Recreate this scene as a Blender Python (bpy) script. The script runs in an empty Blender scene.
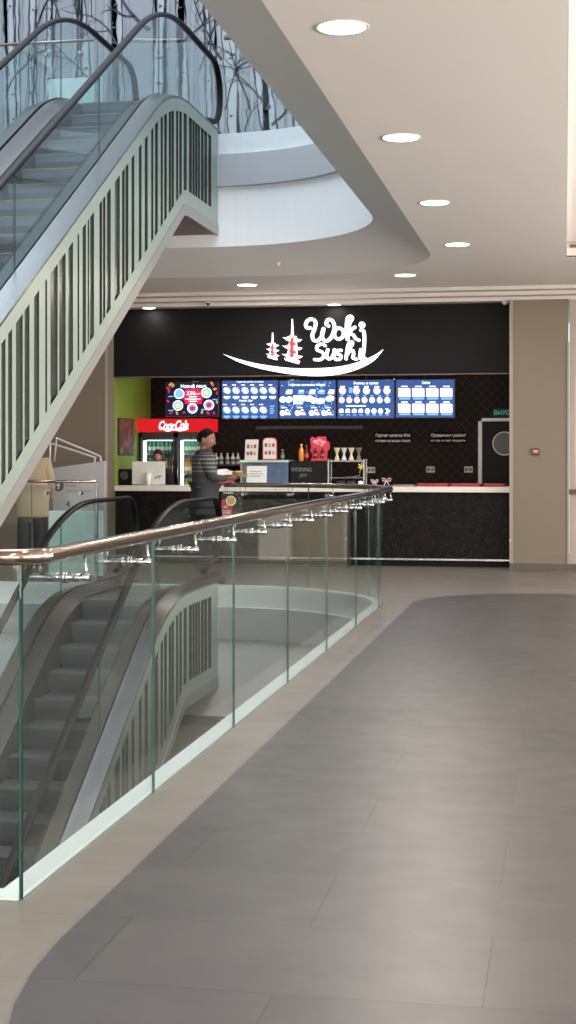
import bpy, bmesh, math, random
from mathutils import Vector, Matrix, geometry
random.seed(7)
C = bpy.context.scene.collection
TH = math.radians(10.46); SN, CS = math.sin(TH), math.cos(TH)
F, CX, HY, EYE = 1500.0, 288.0, 456.0, 1.5
FLR = 5.2                                   # storey height

def P(px, py, v):
    """point of the place on the vertical plane at building depth v"""
    xr = (px - CX) / F
    yc = v / (xr * SN + CS)
    return Vector((yc * (xr * CS - SN), v, EYE + (HY - py) / F * yc))

# ------------------------------------------------------------------ materials
MATS = {}
def mat(name, col, rough=0.5, metal=0.0, emit=None, es=0.0, var=0.0, vscale=8.0, spec=0.5, bump=0.0, es_light=False):
    if name in MATS: return MATS[name]
    m = bpy.data.materials.new(name); m.use_nodes = True
    nt = m.node_tree; b = nt.nodes['Principled BSDF']
    b.inputs['Base Color'].default_value = (*col, 1)
    b.inputs['Roughness'].default_value = rough
    b.inputs['Metallic'].default_value = metal
    b.inputs['Specular IOR Level'].default_value = spec
    if emit:
        m.cycles.emission_sampling = 'FRONT' if es_light else 'NONE'
        b.inputs['Emission Color'].default_value = (*emit, 1); b.inputs['Emission Strength'].default_value = es
    if var or bump:
        tc = nt.nodes.new('ShaderNodeTexCoord'); no = nt.nodes.new('ShaderNodeTexNoise')
        no.inputs['Scale'].default_value = vscale; no.inputs['Detail'].default_value = 4
        nt.links.new(tc.outputs['Object'], no.inputs['Vector'])
        if var:
            mx = nt.nodes.new('ShaderNodeMix'); mx.data_type = 'RGBA'
            mx.inputs[6].default_value = (*[max(0, c * (1 - var)) for c in col], 1)
            mx.inputs[7].default_value = (*[min(1, c * (1 + var)) for c in col], 1)
            nt.links.new(no.outputs['Fac'], mx.inputs[0]); nt.links.new(mx.outputs[2], b.inputs['Base Color'])
        if bump:
            bp = nt.nodes.new('ShaderNodeBump'); bp.inputs['Strength'].default_value = bump; bp.inputs['Distance'].default_value = 0.01
            nt.links.new(no.outputs['Fac'], bp.inputs['Height']); nt.links.new(bp.outputs['Normal'], b.inputs['Normal'])
    MATS[name] = m
    return m

def glass_mat(name, tint, ior=1.45, rough=0.0):
    m = bpy.data.materials.new(name); m.use_nodes = True
    nt = m.node_tree; nt.nodes.clear()
    out = nt.nodes.new('ShaderNodeOutputMaterial'); mx = nt.nodes.new('ShaderNodeMixShader')
    tr = nt.nodes.new('ShaderNodeBsdfTransparent'); gl = nt.nodes.new('ShaderNodeBsdfGlossy'); fr = nt.nodes.new('ShaderNodeFresnel')
    tr.inputs['Color'].default_value = (*tint, 1); gl.inputs['Roughness'].default_value = rough
    gl.inputs['Color'].default_value = (.95, 1, .98, 1)
    fr.inputs['IOR'].default_value = ior
    # thin pane: use the incidence angle only (same from both faces)
    geo = nt.nodes.new('ShaderNodeNewGeometry')
    lw = nt.nodes.new('ShaderNodeLayerWeight'); lw.inputs['Blend'].default_value = 0.5
    pw = nt.nodes.new('ShaderNodeMath'); pw.operation = 'POWER'; pw.inputs[1].default_value = 5.0
    ma = nt.nodes.new('ShaderNodeMath'); ma.operation = 'MULTIPLY_ADD'; ma.inputs[1].default_value = .80; ma.inputs[2].default_value = .025
    nt.links.new(lw.outputs['Facing'], pw.inputs[0]); nt.links.new(pw.outputs[0], ma.inputs[0])
    nt.links.new(ma.outputs[0], mx.inputs[0]); nt.links.new(tr.outputs[0], mx.inputs[1]); nt.links.new(gl.outputs[0], mx.inputs[2])
    nt.links.new(mx.outputs[0], out.inputs[0])
    MATS[name] = m
    return m

def tile_mat(name, c1, c2, joint, rough, offset=(0, 0), tw=1.2, th=0.6, spec=.5):
    m = bpy.data.materials.new(name); m.use_nodes = True
    nt = m.node_tree; b = nt.nodes['Principled BSDF']; N = nt.nodes.new; L = nt.links.new
    tc = N('ShaderNodeTexCoord'); mp = N('ShaderNodeMapping'); mp.inputs['Location'].default_value = (offset[0], offset[1], 0)
    L(tc.outputs['Object'], mp.inputs[0])
    br = N('ShaderNodeTexBrick'); br.inputs['Scale'].default_value = 1; br.inputs['Brick Width'].default_value = tw
    br.inputs['Row Height'].default_value = th; br.inputs['Mortar Size'].default_value = .0025; br.inputs['Mortar Smooth'].default_value = .1
    br.inputs['Bias'].default_value = 0
    br.inputs['Color1'].default_value = (*c1, 1); br.inputs['Color2'].default_value = (*c2, 1); br.inputs['Mortar'].default_value = (*joint, 1)
    L(mp.outputs[0], br.inputs['Vector'])
    n1 = N('ShaderNodeTexNoise'); n1.inputs['Scale'].default_value = 1.7; n1.inputs['Detail'].default_value = 8; n1.inputs['Roughness'].default_value = .7
    L(tc.outputs['Object'], n1.inputs['Vector'])
    rp = N('ShaderNodeValToRGB'); rp.color_ramp.elements[0].position = .3; rp.color_ramp.elements[1].position = .75
    rp.color_ramp.elements[0].color = (.80, .80, .81, 1); rp.color_ramp.elements[1].color = (1.12, 1.11, 1.1, 1)
    L(n1.outputs['Fac'], rp.inputs[0])
    mx = N('ShaderNodeMix'); mx.data_type = 'RGBA'; mx.blend_type = 'MULTIPLY'; mx.inputs[0].default_value = 1
    L(br.outputs['Color'], mx.inputs[6]); L(rp.outputs[0], mx.inputs[7]); L(mx.outputs[2], b.inputs['Base Color'])
    n2 = N('ShaderNodeTexNoise'); n2.inputs['Scale'].default_value = 6; n2.inputs['Detail'].default_value = 5
    L(tc.outputs['Object'], n2.inputs['Vector'])
    mr = N('ShaderNodeMapRange'); mr.inputs[3].default_value = rough - .05; mr.inputs[4].default_value = rough + .07
    L(n2.outputs['Fac'], mr.inputs[0]); L(mr.outputs[0], b.inputs['Roughness'])
    b.inputs['Specular IOR Level'].default_value = spec
    MATS[name] = m
    return m

white = mat('white_paint', (.78, .76, .73), .55, var=.02, vscale=2)
ceil_m = mat('ceiling_paint', (.87, .82, .785), .7, var=.015, vscale=1.5)
band_m = mat('soffit_paint', (.86, .85, .85), .7, var=.02, vscale=2)
fasc_w = mat('fascia_white', (.82, .85, .88), .5)
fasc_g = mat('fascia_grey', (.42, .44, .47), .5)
curb_m = mat('curb_white', (.62, .67, .69), .4, var=.03, vscale=12)
taupe = mat('taupe_panel', (.160, .131, .097), .55, var=.05, vscale=30)
taupe_trim = mat('pale_metal_trim', (.27, .24, .205), .5)
lowwall = mat('lower_wall_paint', (.13, .105, .09), .6, var=.08, vscale=2)
black = mat('black_panel', (.004, .0035, .005), .6, spec=.15)
steel = mat('brushed_steel', (.31, .30, .30), .26, 1.0, var=.06, vscale=60)
dsteel = mat('dull_steel', (.24, .24, .25), .34, 1.0)
railm = mat('rail_steel', (.34, .26, .215), .13, 1.0)
chrome = mat('chrome', (.50, .50, .52), .16, 1.0)
rubber = mat('black_rubber', (.006, .005, .006), .4, spec=.15)
green_p = mat('escalator_panel_green', (.27, .335, .29), .35, var=.03, vscale=3)
slot_m = mat('escalator_panel_slot', (.04, .047, .042), .25, var=.3, vscale=2)
frame_m = mat('truss_frame', (.28, .275, .265), .4, .2)
under_m = mat('truss_underside', (.20, .145, .11), .6)
glass = glass_mat('clear_glass', (.955, .985, .975))
glass2 = glass_mat('escalator_glass', (.90, .955, .955))
gedge = mat('glass_edge', (.018, .075, .065), .15, spec=.7)
floor_light = tile_mat('light_floor_tile', (.156, .145, .131), (.143, .133, .121), (.10, .09, .08), .36, (.22, .1), 1.2, .6)
floor_dark = tile_mat('dark_floor_tile', (.066, .0645, .067), (.050, .049, .052), (.026, .025, .025), .36, (.22, .1), 1.16, .6, .35)
floor_low = tile_mat('lower_floor_tile', (.28, .25, .22), (.26, .235, .21), (.2, .18, .16), .35)

# step metal with fine grooves running front to back
step_m = mat('step_metal', (.105, .13, .165), .45, .25)
nt = step_m.node_tree; w = nt.nodes.new('ShaderNodeTexWave'); tc = nt.nodes.new('ShaderNodeTexCoord')
w.inputs['Scale'].default_value = 32; w.bands_direction = 'X'; nt.links.new(tc.outputs['Object'], w.inputs['Vector'])
bp = nt.nodes.new('ShaderNodeBump'); bp.inputs['Strength'].default_value = .35; bp.inputs['Distance'].default_value = .004
nt.links.new(w.outputs['Fac'], bp.inputs['Height']); nt.links.new(bp.outputs['Normal'], nt.nodes['Principled BSDF'].inputs['Normal'])
nose_m = mat('step_nosing', (.17, .155, .125), .4, .4)

# ------------------------------------------------------------------ mesh helper
def tag(o, label=None, cat=None, group=None, kind=None):
    if label: o['label'] = label
    if cat: o['category'] = cat
    if group: o['group'] = group
    if kind: o['kind'] = kind
    return o

def wloc(o):
    l = Vector((0, 0, 0))
    while o is not None:
        l = l + o.location; o = o.parent
    return l

def empty(name, loc, label, cat, group=None, rz=0):
    o = bpy.data.objects.new(name, None); C.objects.link(o)
    o.location = loc; o.rotation_euler = (0, 0, rz); o.empty_display_size = .1
    return tag(o, label, cat, group)

class MB:
    def __init__(s): s.v = []; s.f = []; s.m = []; s.sm = []
    def face(s, idx, mi=0, smooth=False): s.f.append(tuple(idx)); s.m.append(mi); s.sm.append(smooth)
    def quad(s, a, b, c, d, mi=0):
        n = len(s.v); s.v += [Vector(a), Vector(b), Vector(c), Vector(d)]; s.face((n, n+1, n+2, n+3), mi)
    def poly(s, pts, mi=0):
        n = len(s.v); s.v += [Vector(p) for p in pts]; s.face(range(n, n+len(pts)), mi)
    def box(s, x0, x1, y0, y1, z0, z1, mi=0, bev=0.0):
        x0, x1 = min(x0, x1), max(x0, x1); y0, y1 = min(y0, y1), max(y0, y1); z0, z1 = min(z0, z1), max(z0, z1)
        if bev > 0:
            b = min(bev, (x1-x0)*.45, (y1-y0)*.45, (z1-z0)*.45)
            bm = bmesh.new(); bmesh.ops.create_cube(bm, size=1)
            for v in bm.verts: v.co = Vector(((x0+x1)/2 + v.co.x*(x1-x0), (y0+y1)/2 + v.co.y*(y1-y0), (z0+z1)/2 + v.co.z*(z1-z0)))
            bmesh.ops.bevel(bm, geom=bm.edges[:], offset=b, segments=2, affect='EDGES', profile=.5)
            s.add_bm(bm, mi); return
        n = len(s.v)
        s.v += [Vector(p) for p in ((x0,y0,z0),(x1,y0,z0),(x1,y1,z0),(x0,y1,z0),(x0,y0,z1),(x1,y0,z1),(x1,y1,z1),(x0,y1,z1))]
        for q in ((0,3,2,1),(4,5,6,7),(0,1,5,4),(1,2,6,5),(2,3,7,6),(3,0,4,7)): s.face([n+i for i in q], mi)
    def add_bm(s, bm, mi=0, mtx=None, smooth=False):
        n = len(s.v); bm.verts.ensure_lookup_table(); bm.verts.index_update()
        for v in bm.verts: s.v.append((mtx @ v.co) if mtx else v.co.copy())
        for f in bm.faces: s.face([n + v.index for v in f.verts], mi, smooth)
        bm.free()
    def add_mesh(s, me, mi=0, mtx=None, smooth=True):
        n = len(s.v)
        for v in me.vertices: s.v.append((mtx @ v.co) if mtx else v.co.copy())
        for f in me.polygons: s.face([n + i for i in f.vertices], mi, smooth)
    def prism(s, pts, mi=0, axis='y', a=0, b=.01, side_mi=None):
        """extrude 2D outline along axis between a and b. axis y: pts=(x,z); x: pts=(y,z); z: pts=(x,y)"""
        def mk(p, t): return {'y': (p[0], t, p[1]), 'x': (t, p[0], p[1]), 'z': (p[0], p[1], t)}[axis]
        n = len(s.v); k = len(pts)
        s.v += [Vector(mk(p, a)) for p in pts] + [Vector(mk(p, b)) for p in pts]
        tris = geometry.tessellate_polygon([[Vector((p[0], p[1], 0)) for p in pts]])
        for t in tris:
            s.face([n+i for i in t], mi); s.face([n+k+i for i in reversed(t)], mi)
        for i in range(k):
            j = (i+1) % k; s.face((n+i, n+j, n+k+j, n+k+i), mi if side_mi is None else side_mi)
    def tube(s, pts, r, mi=0, seg=10, closed=False, sx=1.0, cap=True, ref=Vector((0, 0, 1))):
        """sweep; r radius (number or list); sx scales along 'side' direction"""
        pts = [Vector(p) for p in pts]; k = len(pts); base = len(s.v)
        for i, p in enumerate(pts):
            a = pts[i-1] if (i > 0 or closed) else p
            b = pts[(i+1) % k] if (i < k-1 or closed) else p
            d = (b - a).normalized()
            rf = ref if abs(d.dot(ref)) < .98 else Vector((1, 0, 0))
            sd = d.cross(rf).normalized(); up = sd.cross(d).normalized()
            rr = r[i] if isinstance(r, (list, tuple)) else r
            for j in range(seg):
                t = 2*math.pi*j/seg
                s.v.append(p + sd*math.cos(t)*rr*sx + up*math.sin(t)*rr)
        for i in range(k if closed else k-1):
            i2 = (i+1) % k
            for j in range(seg):
                j2 = (j+1) % seg
                s.face((base+i*seg+j, base+i*seg+j2, base+i2*seg+j2, base+i2*seg+j), mi, True)
        if cap and not closed:
            s.face([base+j for j in reversed(range(seg))], mi); s.face([base+(k-1)*seg+j for j in range(seg)], mi)
    def lathe(s, prof, c=(0, 0, 0), mi=0, seg=16, smooth=True, mis=None):
        base = len(s.v); k = len(prof)
        for r, z in prof:
            for j in range(seg):
                t = 2*math.pi*j/seg; s.v.append(Vector((c[0]+r*math.cos(t), c[1]+r*math.sin(t), c[2]+z)))
        for i in range(k-1):
            for j in range(seg):
                j2 = (j+1) % seg
                s.face((base+i*seg+j, base+i*seg+j2, base+(i+1)*seg+j2, base+(i+1)*seg+j), mis[i] if mis else mi, smooth)
        s.face([base+j for j in reversed(range(seg))], mis[0] if mis else mi); s.face([base+(k-1)*seg+j for j in range(seg)], mis[-1] if mis else mi)
    def disc(s, c, rx, rz, y, mi=0, n=20, a0=0):
        """flat disc facing -y at (c.x,c.z)"""
        s.poly([(c[0] + rx*math.cos(2*math.pi*i/n+a0), y, c[1] + rz*math.sin(2*math.pi*i/n+a0)) for i in range(n)], mi)
    def build(s, name, mats, parent=None, local=False, hole=None):
        me = bpy.data.meshes.new(name)
        off = Vector((0, 0, 0)) if (local or parent is None) else wloc(parent)
        me.from_pydata([tuple(v - off) for v in s.v], [], s.f)
        if not isinstance(mats, (list, tuple)): mats = [mats]
        for m in mats: me.materials.append(m)
        me.polygons.foreach_set('material_index', s.m)
        me.polygons.foreach_set('use_smooth', s.sm)
        me.validate(); me.update()
        o = bpy.data.objects.new(name, me); C.objects.link(o)
        if parent is not None: o.parent = parent
        return o

def struct(name, mb, mats): 
    o = mb.build(name, mats); o['kind'] = 'structure'; return o

def kids(o): return [c for c in bpy.data.objects if c.parent == o]
def copy_tree(o, parent=None):
    c = o.copy(); C.objects.link(c); c.parent = parent
    for ch in kids(o): copy_tree(ch, c)
    return c

_fc = {}
def text_mesh(body, size, bold=0.0, shear=0.0, extrude=0.0, spacing=1.0):
    cu = bpy.data.curves.new('t', 'FONT'); cu.body = body; cu.size = size; cu.offset = bold; cu.shear = shear
    cu.extrude = extrude; cu.align_x = 'CENTER'; cu.align_y = 'CENTER'; cu.resolution_u = 3; cu.space_character = spacing
    o = bpy.data.objects.new('t', cu); C.objects.link(o)
    bpy.context.view_layer.update()
    me = bpy.data.meshes.new_from_object(o.evaluated_get(bpy.context.evaluated_depsgraph_get()))
    bpy.data.objects.remove(o); bpy.data.curves.remove(cu)
    return me
def add_text(mb, body, x, y, z, width, height, mi=0, **k):
    """text facing -y, scaled to fit width x height"""
    me = text_mesh(body, 1.0, **k)
    if not me.vertices: return
    xs = [v.co.x for v in me.vertices]; ys = [v.co.y for v in me.vertices]
    w_, h_ = max(xs)-min(xs), max(ys)-min(ys); cx, cy = (max(xs)+min(xs))/2, (max(ys)+min(ys))/2
    sx, sy = width/w_, height/h_
    n = len(mb.v)
    for v in me.vertices: mb.v.append(Vector((x + (v.co.x-cx)*sx, y - v.co.z, z + (v.co.y-cy)*sy)))
    for f in me.polygons: mb.face([n+i for i in f.vertices], mi)
    bpy.data.meshes.remove(me)

# ------------------------------------------------------------------ void outline
def rrect(u0, u1, v0, v1, r, off=0.0, n=20):
    """rounded rectangle, offset inwards by off. r = radii at (near right, far right, far left, near left). Goes near-right -> far-right -> far-left -> near-left"""
    u0 += off; u1 -= off; v0 += off; v1 -= off
    pts = []
    for (cu, cv, rr, a0) in ((u1, v0, r[0], -90), (u1, v1, r[1], 0), (u0, v1, r[2], 90), (u0, v0, r[3], 180)):
        q = max(rr - off, .006)
        cx = cu - q if cu == u1 else cu + q
        cy = cv + q if cv == v0 else cv - q
        for i in range(n+1):
            a = math.radians(a0 + 90*i/n); pts.append(Vector((cx + q*math.cos(a), cy + q*math.sin(a))))
    return pts
VU0, VU1, VV0, VV1 = -7.3, -1.8, 4.8, 16.95
VR = (.03, 2.1, .3, .3)
def void(off): return rrect(VU0, VU1, VV0, VV1, VR, off)

def plate(mb, outer, holes, z0, z1, mi=0):
    loops = [[Vector((p[0], p[1], 0)) for p in outer]] + [[Vector((p[0], p[1], 0)) for p in h] for h in holes]
    tris = geometry.tessellate_polygon(loops)
    flat = [p for l in loops for p in l]; n = len(mb.v); k = len(flat)
    mb.v += [Vector((p.x, p.y, z1)) for p in flat] + [Vector((p.x, p.y, z0)) for p in flat]
    for t in tris:
        a, b, c = (flat[i] for i in t)
        ccw = (b-a).cross(c-a).z > 0
        t = t if ccw else tuple(reversed(t))
        mb.face([n+i for i in t], mi); mb.face([n+k+i for i in reversed(t)], mi)
    o = n
    for l in loops:
        m = len(l)
        for i in range(m):
            j = (i+1) % m; mb.face((o+i, o+j, o+k+j, o+k+i), mi)
        o += m

def ring(mb, path_fn, prof, mis=None, closed=True):
    """sweep a profile of (offset, z) around the outline"""
    loops = [[Vector((p.x, p.y, z)) for p in path_fn(o)] for o, z in prof]
    m = len(loops[0]); n = len(mb.v)
    for l in loops: mb.v += l
    for a in range(len(prof)-1):
        for i in range(m):
            j = (i+1) % m
            mb.face((n+a*m+i, n+a*m+j, n+(a+1)*m+j, n+(a+1)*m+i), mis[a] if mis else 0)

U0, U1, V0, V1 = -12.0, 6.5, -7.0, 20.4
OUT = [(U0, V0), (U1, V0), (U1, V1), (U0, V1)]
OUTF = [(U0, V0), (U1, V0), (U1, 23.6), (U0, 23.6)]
b = MB(); plate(b, OUTF, [void(0)], -.1, 0); struct('floor', b, floor_light)
b = MB(); plate(b, OUTF, [void(0)], FLR-.1, FLR); struct('floor_upper', b, floor_light)
b = MB(); b.box(U0, U1, V0, 26, -FLR-.1, -FLR); struct('floor_lower', b, floor_low)
# dark inlaid field of the floor
pts = []
R = 2.6
for i in range(9):                                                # near left rounding
    a = math.radians(180 + 50 - 50*i/8); pts.append((-1.54 + R + R*math.cos(a), 4.45 + R*math.sin(a)))
pts = [(5.2, pts[0][1])] + pts
R1, R2 = 1.35, 1.35
for i in range(1, 13):
    a = math.radians(180 - 90*i/12); pts.append((-1.54 + R1 + R1*math.cos(a), 15.2 + R2*math.sin(a)))
pts += [(5.2, 16.55)]
b = MB(); plate(b, pts, [], .0004, .0025); struct('floor_inlay', b, floor_dark)

# curb and fascia rings round the void, on three storeys
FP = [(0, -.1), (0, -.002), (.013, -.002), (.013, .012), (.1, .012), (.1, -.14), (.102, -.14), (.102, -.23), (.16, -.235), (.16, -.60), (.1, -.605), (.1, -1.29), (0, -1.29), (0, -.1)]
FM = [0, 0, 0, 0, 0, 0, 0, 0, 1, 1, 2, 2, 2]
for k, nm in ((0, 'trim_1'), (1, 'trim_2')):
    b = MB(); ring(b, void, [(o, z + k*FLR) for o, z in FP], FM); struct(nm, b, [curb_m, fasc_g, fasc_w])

# ceilings: flat sheet, sloped band round the void, light recess on the right
def cv_out(off=0): return rrect(VU0-.4, -1.44, VV0-.36, 17.97, (.3, 1.7, .5, .5), off)
REC = [(.02, 5.0), (1.7, 5.0), (1.7, 16.9), (.02, 16.9)]
b = MB()
plate(b, [(U0, V0), (U1, V0), (U1, 19.6), (U0, 19.6)], [cv_out(), REC], 3.7, 3.72)
struct('ceiling', b, ceil_m)
b = MB()
o1 = cv_out(); i1 = void(.1); n = len(b.v); m = len(o1)
for zz in (0, .02):
    b.v += [Vector((p.x, p.y, 3.7+zz)) for p in o1] + [Vector((p.x, p.y, 3.91+zz)) for p in i1]
for q in (0, 2*m):
    for i in range(m):
        j = (i+1) % m; f = (n+q+i, n+q+j, n+q+m+j, n+q+m+i); b.face(f if q else tuple(reversed(f)))
struct('ceiling_band', b, band_m)
b = MB()                                                          # recess box
b.box(.02, .0, 5, 16.9, 3.705, 3.86); b.box(1.7, 1.72, 5, 16.9, 3.705, 3.86); b.box(0, 1.72, 16.9, 16.92, 3.705, 3.86); b.box(0, 1.72, 4.98, 5, 3.705, 3.86)
b.box(0, 1.72, 4.98, 16.92, 3.86, 3.88)
struct('ceiling_recess', b, ceil_m)
b = MB(); b.box(.05, 1.66, 16.80, 16.86, 3.80, 3.83); struct('shade_strip', b, mat('shade_brown', (.18, .10, .06), .5))  # brown strip painted in for the shadow gap at the recess end
b = MB()                                                          # stepped cornice before the shop fronts
for v0, v1, z in ((19.6, 19.82, 3.655), (19.82, 20.03, 3.605), (20.03, 23.6, 3.555)):
    b.box(U0, U1, v0, v1, z, z+.09)
struct('ceiling_cornice', b, mat('cornice_paint', (.60, .555, .515), .6))
b = MB(); plate(b, [(U0, V0), (U1, V0), (U1, 26), (U0, 26)], [void(.1)], -1.5, -1.29); struct('ceiling_lower', b, ceil_m)

# ------------------------------------------------------------------ walls
SHF = 20.3                                                        # shop front plane
SU0, SU1 = -6.24, -.71
b = MB(); b.box(U0, SU0, 19.95, 23.6, 0, 3.6); b.box(SU0-.02, SU0+.002, 19.942, 20.0, 0, 3.56, 1)
struct('wall_left', b, [taupe, taupe_trim])
b = MB(); b.box(SU1, .045, 20.02, 20.5, 0, 3.56); b.box(SU1-.01, SU1+.035, 20.0, 20.5, 0, 3.56, 1); b.box(.03, .055, 20.0, 20.4, 0, 3.0, 1)
struct('wall_column', b, [taupe, taupe_trim])
b = MB(); b.box(SU0-.02, SU0, 20.0, 20.02, 0, .08); b.box(U0, SU0, 19.94, 19.95, 0, .08); b.box(SU1-.01, 6.5, 19.985, 20.03, 0, .085)
struct('baseboard_back', b, mat('baseboard', (.07, .06, .05), .5))
pale = mat('pale_wall_panel', (.33, .30, .265), .5, var=.03, vscale=6)
b = MB(); b.box(.06, .5, 20.04, 20.3, .085, 1.0); b.box(.06, .5, 20.05, 20.3, 2.56, 3.56); b.box(.06, .14, 20.05, 20.3, 1.0, 2.56)
b.box(.5, U1, 20.04, 20.3, .085, 3.56, 1)
struct('wall_right_front', b, [pale, mat('dark_shopfront', (.045, .038, .034), .35)])
b = MB(); b.box(.05, .5, 20.0, 20.1, 1.0, 1.06); struct('window_sill', b, mat('dark_sill', (.05, .02, .02), .4))
b = MB()
for a, c in ((.14, .5),):
    b.box(a, a+.05, 20.06, 20.12, 1.06, 2.56); b.box(c-.05, c, 20.06, 20.12, 1.06, 2.56); b.box(a, c, 20.06, 20.12, 2.5, 2.56); b.box(a, c, 20.06, 20.12, 1.06, 1.1)
    b.box(a+.05, c-.05, 20.2, 20.24, 1.1, 2.5, 1)
struct('window_1', b, [mat('window_frame', (.62, .58, .52), .4), mat('window_blind', (.42, .41, .41), .3)])
b = MB(); b.box(U1-.1, U1, V0, 20.0, 0, 3.7); b.box(U0, U1, V0-.1, V0, 0, 3.72); b.box(U0-.1, U0, V0, 20.0, 0, 3.72); struct('wall_right', b, mat('corridor_wall', (.52, .46, .40), .5, var=.03))
b = MB()
for v in (-4.0, 1.5, 7.0, 12.5):                                  # glowing panels added out of view to brighten the ceiling
    b.box(U1-.14, U1-.10, v, v+4.6, .25, 2.95, 0)
    b.box(U1-.18, U1-.10, v-.06, v, .2, 3.0, 1); b.box(U1-.18, U1-.10, v+4.6, v+4.66, .2, 3.0, 1); b.box(U1-.18, U1-.10, v, v+4.6, 2.95, 3.0, 1); b.box(U1-.18, U1-.10, v, v+4.6, .2, .25, 1); b.box(U1-.17, U1-.13, v+2.28, v+2.32, .25, 2.95, 1)
for u in (-10.5, -5.0, .5):
    b.box(u, u+4.6, V0, V0+.04, .25, 2.95, 0); b.box(u-.06, u, V0, V0+.08, .2, 3.0, 1); b.box(u+4.6, u+4.66, V0, V0+.08, .2, 3.0, 1); b.box(u, u+4.6, V0, V0+.08, 2.95, 3.0, 1)
struct('added_glow_panels', b, [mat('fill_glow', (.8, .75, .7), .4, emit=(1, .92, .84), es=9, es_light=True), mat('glow_panel_frame', (.1, .09, .08), .4)])
# shop shell
latt = mat('lattice_wall', (.02, .012, .01), .6, spec=.12)
nt = latt.node_tree; N = nt.nodes.new; L = nt.links.new; bs = nt.nodes['Principled BSDF']
tc = N('ShaderNodeTexCoord'); mp = N('ShaderNodeMapping'); mp.inputs['Rotation'].default_value = (0, math.radians(45), 0); mp.inputs['Scale'].default_value = (9.4, 1, 9.4)
sp = N('ShaderNodeSeparateXYZ'); L(tc.outputs['Object'], mp.inputs[0]); L(mp.outputs[0], sp.inputs[0])
outs = []
for ax in ('X', 'Z'):
    fr = N('ShaderNodeMath'); fr.operation = 'FRACT'; L(sp.outputs[ax], fr.inputs[0])
    lt = N('ShaderNodeMath'); lt.operation = 'LESS_THAN'; lt.inputs[1].default_value = .09; L(fr.outputs[0], lt.inputs[0]); outs.append(lt)
mxm = N('ShaderNodeMath'); mxm.operation = 'MAXIMUM'; L(outs[0].outputs[0], mxm.inputs[0]); L(outs[1].outputs[0], mxm.inputs[1])
mx = N('ShaderNodeMix'); mx.data_type = 'RGBA'; mx.inputs[6].default_value = (.011, .007, .006, 1); mx.inputs[7].default_value = (.030, .020, .016, 1)
L(mxm.outputs[0], mx.inputs[0]); L(mx.outputs[2], bs.inputs['Base Color'])
BW = 22.2
b = MB(); b.box(SU0-.1, -.3, BW, BW+.1, 0, 3.5); struct('wall_back', b, latt)
limeg = mat('lime_wall', (.17, .26, .035), .5, var=.06, vscale=3)
b = MB(); b.box(SU0-.1, SU0+.005, 20.32, BW, 0, 3.5); struct('wall_side_lime', b, limeg)
b = MB(); b.box(-.35, -.25, 20.5, BW, 0, 3.5); struct('wall_side_right', b, black)
b = MB(); b.box(SU0, SU1, SHF, SHF+.12, 2.60, 3.555); b.box(SU0, -.3, SHF+.12, BW, 3.0, 3.08)
struct('wall_fascia', b, black)
b = MB(); b.box(SU0, SU1, SHF-.006, SHF, 2.60, 2.612); struct('trim_4', b, mat('fascia_lip', (.12, .07, .06), .4))
# lower storey back wall
b = MB(); b.box(U0, U1, 22, 22.2, -FLR, -1.5); b.box(U0, U1, V0-.1, V0, -FLR, -1.5); b.box(U0-.1, U0, V0, 22, -FLR, -1.5); b.box(U1, U1+.1, V0, 22, -FLR, -1.5); struct('wall_lower', b, lowwall)
b = MB()
for i in range(9): b.box(-9 + i*1.4, -8.94 + i*1.4, 21.95, 22, -FLR, -2.0)
b.box(U0, U1, 21.93, 22, -2.55, -2.45); b.box(U0, U1, 21.93, 22, -3.9, -3.86)
struct('trim_5', b, mat('lower_shopfront', (.06, .05, .045), .3, .3))

# ------------------------------------------------------------------ birch mural on the upper wall
MV = 21.2
b = MB(); b.box(U0, U1, MV, MV+.2, FLR, 11)
y1, y2, y3 = MV-.004, MV-.008, MV-.012
def stroke(pts, w, mi, y):
    """flat tapering stroke on the mural; pts in photo-scaled wall points (x,z)"""
    for i in range(len(pts)-1):
        a, c = Vector(pts[i]), Vector(pts[i+1]); d = (c-a)
        if d.length < 1e-5: continue
        nrm = Vector((-d.y, d.x)).normalized()
        w0 = w[i] if isinstance(w, list) else w; w1 = w[i+1] if isinstance(w, list) else w
        b.quad((a.x-nrm.x*w0, y, a.y-nrm.y*w0), (a.x+nrm.x*w0, y, a.y+nrm.y*w0), (c.x+nrm.x*w1, y, c.y+nrm.y*w1), (c.x-nrm.x*w1, y, c.y-nrm.y*w1), mi)
def W(px, py): q = P(px, py, MV); return (q.x, q.z)
def branch(x, z, ang, ln, w, mi, y, depth=2):
    pts = [(x, z)]; a = ang
    for i in range(7):
        a += random.uniform(-.28, .28); x += math.cos(a)*ln/7; z += math.sin(a)*ln/7; pts.append((x, z))
    stroke(pts, [w*(1-i/8.5) for i in range(8)], mi, y)
    if depth:
        for i in (2, 4, 5):
            branch(pts[i][0], pts[i][1], a + random.choice((-1, 1))*random.uniform(.4, .9), ln*.45, w*.55, mi, y, depth-1)
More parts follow.
